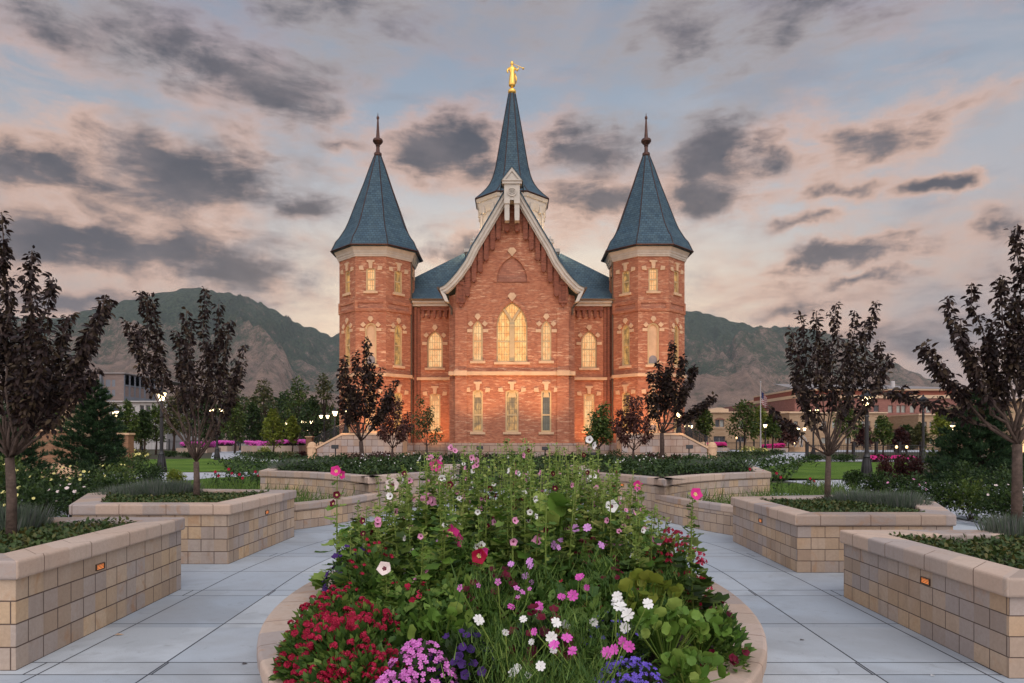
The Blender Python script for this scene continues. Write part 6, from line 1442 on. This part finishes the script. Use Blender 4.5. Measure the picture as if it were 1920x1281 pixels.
# red brick building on the right
b = empty('brick_office', (X(1680, 118), 118, 0), 'wide red and pink brick building with cream bands beyond the right lawn', 'building')
d = 118; p0 = 1490; wins = []
def row(pxs, y0, y1, gl): return [((a-p0)/1280*d, (c-p0)/1280*d, wz(y0, d), wz(y1, d), gl) for a, c in pxs]
wins += row(((1505,1512),(1638,1648)), 772, 760, M_win)+row(((1665,1674),(1681,1689),(1690,1698),(1706,1715),(1736,1746),(1780,1787),(1793,1801)), 774, 760, M_winb)
wins += row(((1665,1674),(1681,1689),(1690,1698),(1706,1714),(1735,1742),(1745,1752)), 804, 790.5, M_winb)
F, L = facade(b, 'wall', M_pinkb, (X(1490, d), d), (X(1830, d), d), 0, wz(744, d), wins, .3, depth=40)
m = MB(); m.fbox(F, -.1, L+.1, wz(747, d), wz(741, d), -20, .25); m.fbox(F, -.1, L+.1, wz(732.5, d), wz(729.5, d), -20, .5); m.build('cream_band', M_crm, b)
m = MB(); m.fbox(F, 0, L, wz(741, d), wz(732.5, d), -20, .02); m.build('upper_wall', M_redb, b)
m = MB(); m.add([F.p(-.3, wz(729.5, d), .6), F.p(L+.3, wz(729.5, d), .6), F.p(L-8, wz(722, 135), -17), F.p(3, wz(720, 135), -17)], [(0, 1, 2, 3)]); m.build('roof', M_roofg, b)
m = MB(); m.lathe(X(1674, 124), 124, [(.35, wz(729, 124)), (.35, wz(716, 124)), (.3, wz(715, 124))], 10); m.build('roof_vent', M_wht, b)
b = empty('tan_front_building', (X(1560, 108), 108, 0), 'tan two storey wing in front of the red brick building, left part', 'building')
d = 108; p0 = 1480; wins = [((a-p0)/1280*d, (c-p0)/1280*d, wz(y0, d), wz(y1, d), M_winb) for a, c in ((1488,1496),(1615,1632),(1640,1648),(1540,1550),(1560,1570),(1585,1596)) for y0, y1 in ((803, 790), (832, 821))]
F, L = facade(b, 'wall', M_tanb, (X(1480, d), d), (X(1662, d), d), 0, wz(775, d), wins, .3); m = MB(); m.fbox(F, -.1, L+.1, wz(775, d), wz(773, d), -8, .3); m.build('cornice', M_crm, b)
b = empty('tan_front_building', (X(1755, 108), 108, 0), 'tan entrance wing in front of the red brick building, right part', 'building')
p0 = 1722; wins = [((a-p0)/1280*d, (c-p0)/1280*d, wz(y0, d), wz(y1, d), M_winb) for a, c in ((1733,1738),(1743,1748),(1754,1760),(1764,1770)) for y0, y1 in ((803, 791), (832, 821))]
F, L = facade(b, 'wall', M_tanb, (X(1722, d), d), (X(1778, d), d), 0, wz(778.5, d), wins, .3); m = MB(); m.fbox(F, -.1, L+.1, wz(778.5, d), wz(776, d), -8, .3); m.build('cornice', M_crm, b)
b = empty('lit_building', (X(1908, 70), 70, 0), 'tan building with a warm lit doorway at the right edge of the photo', 'building')
facade(b, 'wall', M_tan2, (X(1895, 70), 70), (X(2010, 70), 70), 0, 5.5, [(1.0, 2.6, .2, 2.6, M_winlit), (3.4, 5, .2, 2.6, M_winlit)], .3); m = MB(); m.box(X(1893, 70), X(2012, 70), 69.5, 71, 5.5, 5.8); m.build('cornice', M_crm, b)
# long pink wall building behind the flag, and the tan civic building
b = empty('pink_hall', (X(1470, 130), 130, 0), 'pink brick hall with a cream roof line rising to the right behind the flag', 'building')
d0, d1 = 150, 126; pa = (X(1400, d0), d0); pb = (X(1508, d1), d1)
F, L = facade(b, 'wall', M_pinkb, pa, pb, 0, wz(756, d0), [(L_*1.0, L_*1.0+1.4, 3.2, 5.2, M_win) for L_ in (6, 12, 18)], .3, depth=20)
m = MB(); m.fprism(F, [(0, wz(756, d0)), (L, wz(756, d0)), (L, wz(742, d1))], -8, 0); m.fprism(F, [(0, wz(756, d0)), (L, wz(742, d1)), (L, wz(742, d1)+.4), (0, wz(756, d0)+.4)], -8, .3); m.build('roof_edge', M_crm, b)
b = empty('civic_building', (X(1400, 112), 112, 0), 'tan civic building with an arched window right of the temple', 'building')
d = 112; p0 = 1322; wins = [((a-p0)/1280*d, (c-p0)/1280*d, wz(y0, d), wz(y1, d), g_) for a, c, y0, y1, g_ in ((1341,1349,801,787,M_win),(1349.6,1358,801,787,M_winb),(1338,1360,829,818,M_win),(1322.5,1328,829,818,M_win),(1442,1452,805,788,M_win),(1460,1476,803,789,M_winb),(1482,1492,803,789,M_win),(1385,1395,803,789,M_winb),(1415,1425,803,789,M_win),(1380,1400,829,818,M_win),(1482,1494,829,820,M_win))]
F, L = facade(b, 'wall', M_tanb, (X(1322, d), d), (X(1510, d), d), 0, wz(774, d), wins, .3)
m = MB(); m.fbox(F, -.1, L+.1, wz(774, d), wz(772, d), -8, .3); m.fbox(F, (1330-p0)/1280*d, (1366-p0)/1280*d, wz(772, d), wz(766.5, d), -4, .05); m.fprism(F, [((1338-p0)/1280*d, wz(766.5, d)), ((1360-p0)/1280*d, wz(766.5, d)), ((1354-p0)/1280*d, wz(764.5, d)), ((1344-p0)/1280*d, wz(764.5, d))], -4, .05); m.fbox(F, -.05, L, wz(803.5, d), wz(802.5, d), -.02, .12); m.build('cornice', M_crm, b)
c_ = (1349.3-p0)/1280*d; m = MB(); m.fring(F, seg(c_, 1.7, wz(787, d), wz(787, d)+.02, wz(783.6, d)), inset(seg(c_, 1.7, wz(787, d), wz(787, d)+.02, wz(783.6, d)), c_, wz(787, d), 1.7, .08, wz(783.6, d)), -.02, .1); m.build('window_arch', M_pinkb, b)

# tan brick garden wall with coping and end pier
b = empty('garden_wall', (X(90, 29), 29, 0), 'tan brick wall with a stone coping left of the pine', 'wall')
d = 29; m = MB(); m.box(X(20, d), X(133, d), d, d+.5, -.02, Z(809, d)); m.build('brickwork', M_brickwall, b)
m = MB(); m.box(X(18, d), X(134, d)+.05, d-.08, d+.58, Z(809, d), Z(804.5, d)); m.build('coping', M_sand, b, bevel=.02); m = MB(); m.box(X(18, d), X(134, d)+.03, d-.1, d+.6, -.02, Z(868, d)); m.build('plinth', M_sand, b)
b = empty('gate_pier', (X(231, 40), 40, 0), 'short tan brick gate pier right of the pine', 'pier')
d = 40; x = X(231, d); m = MB(); m.box(x-.30, x+.30, d, d+.6, -.02, Z(816, d)); m.build('brickwork', M_brickwall, b); m = MB(); m.box(x-.36, x+.36, d-.06, d+.66, Z(816, d), Z(812, d)); m.build('cap', M_sand, b, bevel=.02)
b = empty('gate_pier', (X(579, 76), 76, 0), 'brick gate pier left of the temple steps', 'pier')
d = 76; x = X(579, d); m = MB(); m.box(x-.35, x+.35, d, d+.7, -.02, Z(820, d)); m.build('brickwork', M_brickwall, b); m = MB(); m.box(x-.42, x+.42, d-.07, d+.77, Z(820, d), Z(818, d)); m.build('cap', M_sand, b)

def fence(p0, p1, h, label, sp=.14, posts=5):
    t = empty('iron_fence', ((p0[0]+p1[0])/2, (p0[1]+p1[1])/2, 0), label, 'fence', 'black iron fences'); a = Vector((*p0, 0)); b_ = Vector((*p1, 0)); L = (b_-a).length; Rv = (b_-a).normalized(); F = Frame(a, Rv, Vector((Rv.y, -Rv.x, 0)))
    m = MB(); n = int(L/sp)
    for i in range(n): m.fbox(F, i*sp-.010, i*sp+.010, .05, h, -.01, .01)
    m.build('pickets', M_black, t); m = MB(); m.fbox(F, 0, L, h-.14, h-.09, -.02, .02); m.fbox(F, 0, L, .12, .17, -.02, .02); m.fbox(F, 0, L, h-.30, h-.27, -.02, .02); m.build('rails', M_black, t)
    for i in range(posts): u = L*i/(posts-1); m = MB(); m.fbox(F, u-.09, u+.09, 0, h+.12, -.09, .09); m.fbox(F, u-.12, u+.12, h+.12, h+.18, -.12, .12); m.build('post', M_black, t)
fence((X(1513, 52), 52), (X(1800, 52), 54), 1.28, 'black iron fence along the right lawn', posts=7)
fence((X(225, 100), 100), (X(430, 100), 104), 1.5, 'black iron fence before the parking lot on the left', .2, 6)
fence((X(436, 96), 98), (X(560, 96), 98), 1.4, 'black iron fence behind the long pink flower bed', .2, 5)
fence((X(1335, 99), 99), (X(1440, 99), 99), 1.3, 'black iron fence before the tan civic building', .2, 5)

# flag pole
b = empty('flag_pole', (X(1426, 84), 84, 0), 'white flag pole with a limp striped flag before the tan building', 'flag pole')
x, d = X(1426, 84), 84; m = MB(); m.lathe(x, d, [(.11, 0), (.08, 3), (.045, Z(717, d)), (.11, Z(716.5, d)), (.11, Z(715.5, d)), (.02, Z(714.5, d))], 8); m.build('pole', M_wht, b)
def make_flag():
    m_, n, bb = principled('flag_cloth', .8); uv = n.add('ShaderNodeUVMap'); q = n.sep(uv.outputs[0])
    st = n.math('GREATER_THAN', n.math('FRACT', n.math('MULTIPLY', q[1], 6.5)), .5); c = n.mix(st, (.30, .03, .04), (.6, .58, .55)); can = n.math('MULTIPLY', n.math('LESS_THAN', q[0], .4), n.math('GREATER_THAN', q[1], .46)); c = n.mix(can, c, (.02, .03, .10)); n.put(bb.inputs[0], c); return m_
nu, nv = 22, 12; V, F, U = [], [], []
for i in range(nu):
    for j in range(nv):
        u, v = i/(nu-1), j/(nv-1); fold = math.sin(u*15+v*1.5)
        V.append((x+.08+u*.62+.10*fold*(u*.9+.1), d-.08+.16*math.cos(u*15+v*2)*(u), Z(733, d)-(1-v)*1.55-u*.75)); U.append((u, v))
for i in range(nu-1):
    for j in range(nv-1): F.append((i*nv+j, (i+1)*nv+j, (i+1)*nv+j+1, i*nv+j+1))
o = mesh_np('flag', V, F, make_flag(), b, True); ul = o.data.uv_layers.new(name='UVMap')
for l_ in o.data.loops: ul.data[l_.index].uv = U[l_.vertex_index]
# traffic mast
x, d = X(1465, 92), 92; b = empty('mast_arm', (x, d, 0), 'grey steel mast with a slanting arm left of the fountain', 'mast'); m = MB(); m.lathe(x, d, [(.28, 0), (.24, .4), (.20, 3.4), (.17, Z(798, d))], 10); m.build('post', M_roofg, b); m = MB(); m.tube([(x, d, Z(800, d)), (x-.6, d, Z(797, d)), (X(1443, d), d, Z(786, d))], [.15, .14, .09], 8); m.build('arm', M_roofg, b)
# fountain with arching jets
x, d = X(1493, 94), 94; b = empty('fountain', (x, d, 0), 'round stone fountain with arching water jets beyond the right path', 'fountain'); m = MB(); m.hring([(x+3.4*math.cos(a), d+3.4*math.sin(a)) for a in np.linspace(0, 2*PI, 40, False)], [(x+3.0*math.cos(a), d+3.0*math.sin(a)) for a in np.linspace(0, 2*PI, 40, False)], -.02, .62); m.build('basin', M_sand, b)
m = MB(); m.lathe(x, d, [(2.98, .3), (2.98, .42)], 40); M_water = noisy('fountain_water', (.25, .3, .32), .1, 2, .1); m.build('water', M_water, b)
M_jet = noisy('water_jet', (.55, .55, .56), .1, 2, .25)
for px0, px1, top in ((1472,1488,820),(1480,1500,820),(1488,1514,817),(1494,1512,818),(1500,1512,821)):
    m = MB(); x0, x1 = X(px0, d), X(px1, d); zt = Z(top, d); m.tube([(x0+(x1-x0)*t, d-.5+random.uniform(-.1, .1), .45+(zt-.45)*4*t*(1-t)) for t in np.linspace(0, 1, 16)], [.05-.025*abs(t) for t in np.linspace(-1, 1, 16)], 6); m.build('water_jet', M_jet, b, True)

# parked cars beyond the flower beds
M_tire = noisy('tyre_rubber', (.015, .015, .015), .2, 4, .8)
def car(x, y, mat, label, rot=0):
    t = empty('parked_car', (x, y, 0), label, 'car', 'cars parked beyond the left lawn'); F = Frame((x, y, 0), (1, 0, 0), (0, -1, 0)); m = MB()
    def body(n0, n1, ins, poly): m.loft([[F.p(u*(1-i*.0), z, n) for u, z in poly] for n, i in ((n0, 0), (n1, 0))])
    low = [(-2.2, .35), (-2.25, .7), (-2.0, .86), (-1.1, .95), (1.2, .98), (2.1, .9), (2.25, .6), (2.2, .35)]
    m.fprism(F, low[::-1], -1.75, 0); o = m.build('body', mat, t, bevel=.06); m = MB(); rings = [[F.p(-1.45, .94, -.05), F.p(1.75, .94, -.05), F.p(1.75, .94, -1.7), F.p(-1.45, .94, -1.7)], [F.p(-.75, 1.42, -.22), F.p(1.1, 1.42, -.22), F.p(1.1, 1.42, -1.52), F.p(-.75, 1.42, -1.52)]]; m.loft(rings); m.build('cabin', M_win, t, bevel=.05)
    m = MB(); m.loft([rings[1], [p+Vector((0, 0, .05)) for p in rings[1]]]); m.build('roof', mat, t)
    for wx in (-1.4, 1.4):
        for n in (.02, -1.6):
            m = MB(); m.loft([[F.p(wx+.33*math.cos(a), .33+.33*math.sin(a), n-.0) for a in np.linspace(0, 2*PI, 16, False)], [F.p(wx+.33*math.cos(a), .33+.33*math.sin(a), n-.2) for a in np.linspace(0, 2*PI, 16, False)]]); w = m.build('wheel', M_tire, t); m = MB(); m.loft([[F.p(wx+.2*math.cos(a), .33+.2*math.sin(a), n+.01) for a in np.linspace(0, 2*PI, 12, False)], [F.p(wx+.2*math.cos(a), .33+.2*math.sin(a), n-.05) for a in np.linspace(0, 2*PI, 12, False)]]); m.build('rim', M_roofg, w)
    for u, mt in ((-2.2, M_winb), (2.2, FL_red)):
        for n in (-.2, -1.5): m = MB(); m.fbox(F, u-.06, u+.06, .62, .76, n-.15, n+.15); m.build('headlight' if u < 0 else 'tail_light', mt, t)
car(X(452, 108), 108, M_wht, 'white car parked nearest the second lamp'); car(X(484, 112), 112, M_greyb, 'dark grey car parked in the middle'); car(X(520, 110), 110, M_wht, 'white car parked behind the yellow green tree'); car(X(275, 112), 112, M_greyb, 'grey car parked right of the gate pier'); car(X(355, 116), 116, M_win, 'black car parked behind the tall lamp')
# a walker in pale clothes by the flower bed
def person(x, y, label):
    t = empty('person', (x, y, 0), label, 'person'); me = bpy.data.meshes.new('body')
    J = [((0,0,.92),.13),((0,0,1.15),.13),((0,0,1.38),.15),((0,0,1.50),.055),((0,-.01,1.60),.085),((0,-.01,1.70),.09),((.17,0,1.40),.06),((.22,-.02,1.14),.045),((.20,-.10,.92),.035),((.20,-.13,.84),.03),((-.17,0,1.40),.06),((-.22,.02,1.14),.045),((-.21,-.02,.90),.035),((-.21,-.03,.82),.03),
         ((.09,0,.86),.09),((.10,-.06,.48),.062),((.10,.02,.08),.045),((.10,-.12,.04),.04),((-.09,0,.86),.09),((-.10,.04,.48),.062),((-.10,.14,.10),.045),((-.10,.02,.04),.04)]
    E = [(0,1),(1,2),(2,3),(3,4),(4,5),(2,6),(6,7),(7,8),(8,9),(2,10),(10,11),(11,12),(12,13),(0,14),(14,15),(15,16),(16,17),(0,18),(18,19),(19,20),(20,21)]
    me.from_pydata([j[0] for j in J], E, []); me.update(); o = bpy.data.objects.new('body', me); COL.objects.link(o); o.parent = t; md = o.modifiers.new('skin', 'SKIN'); sv = me.skin_vertices[0].data if me.skin_vertices else None
    if sv is None: bpy.context.view_layer.update(); sv = me.skin_vertices[0].data
    for k_, (c_, r) in enumerate(J): sv[k_].radius = (r, r)
    sv[0].use_root = True; o.modifiers.new('sub', 'SUBSURF').levels = 1; o.modifiers['sub'].render_levels = 2; me.materials.append(noisy('pale_clothes', (.5, .48, .5), .2, 4, .9))
    m = MB(); m.lathe(x, y, [(.06, 1.70), (.105, 1.72), (.10, 1.79), (.05, 1.83)], 10); m.build('hair', M_barkd, t, True)
person(X(556, 90), 90, 'small distant person in pale clothes behind the long pink flower bed')
# far trees closing the view along the valley floor
def treeline(x0, x1, y, h, n, label):
    x = rng.uniform(x0, x1, n); yy = rng.uniform(y, y*1.25, n); hm = h*(.55+.45*np.abs(np.sin(x*.045+1.7*np.sin(x*.013)))); zz_ = hm*rng.random(n)**.6
    V, F = scatter(L_simple, np.stack([x, yy, zz_], 1), unit(n), 2.0*rng.uniform(.5, 1.2, n)); tag(mesh_np('distant_trees', V, F, LF_dk), label, 'trees', None, 'stuff')
treeline(-190, -30, 190, 14, 9000, 'far off dark trees below the left mountain'); treeline(30, 300, 240, 12, 8000, 'far off trees below the right mountain')
# ---------------------------------------------------------------- evening haze over the valley
m = MB(); m.box(-6500, 6500, -40, 6500, -1.6, 1300); hz = m.build('haze', bpy.data.materials.new('haze_air'))
hm = hz.data.materials[0]; hm.use_nodes = True; n = NT(hm.node_tree); o_ = n.add('ShaderNodeOutputMaterial'); pv = n.add('ShaderNodeVolumePrincipled'); pv.inputs['Color'].default_value = (.60, .67, .76, 1); pv.inputs['Density'].default_value = .00006; pv.inputs['Anisotropy'].default_value = .0
n.l.new(pv.outputs[0], o_.inputs['Volume']); tag(hz, 'thin evening haze in the valley', 'haze', None, 'stuff')
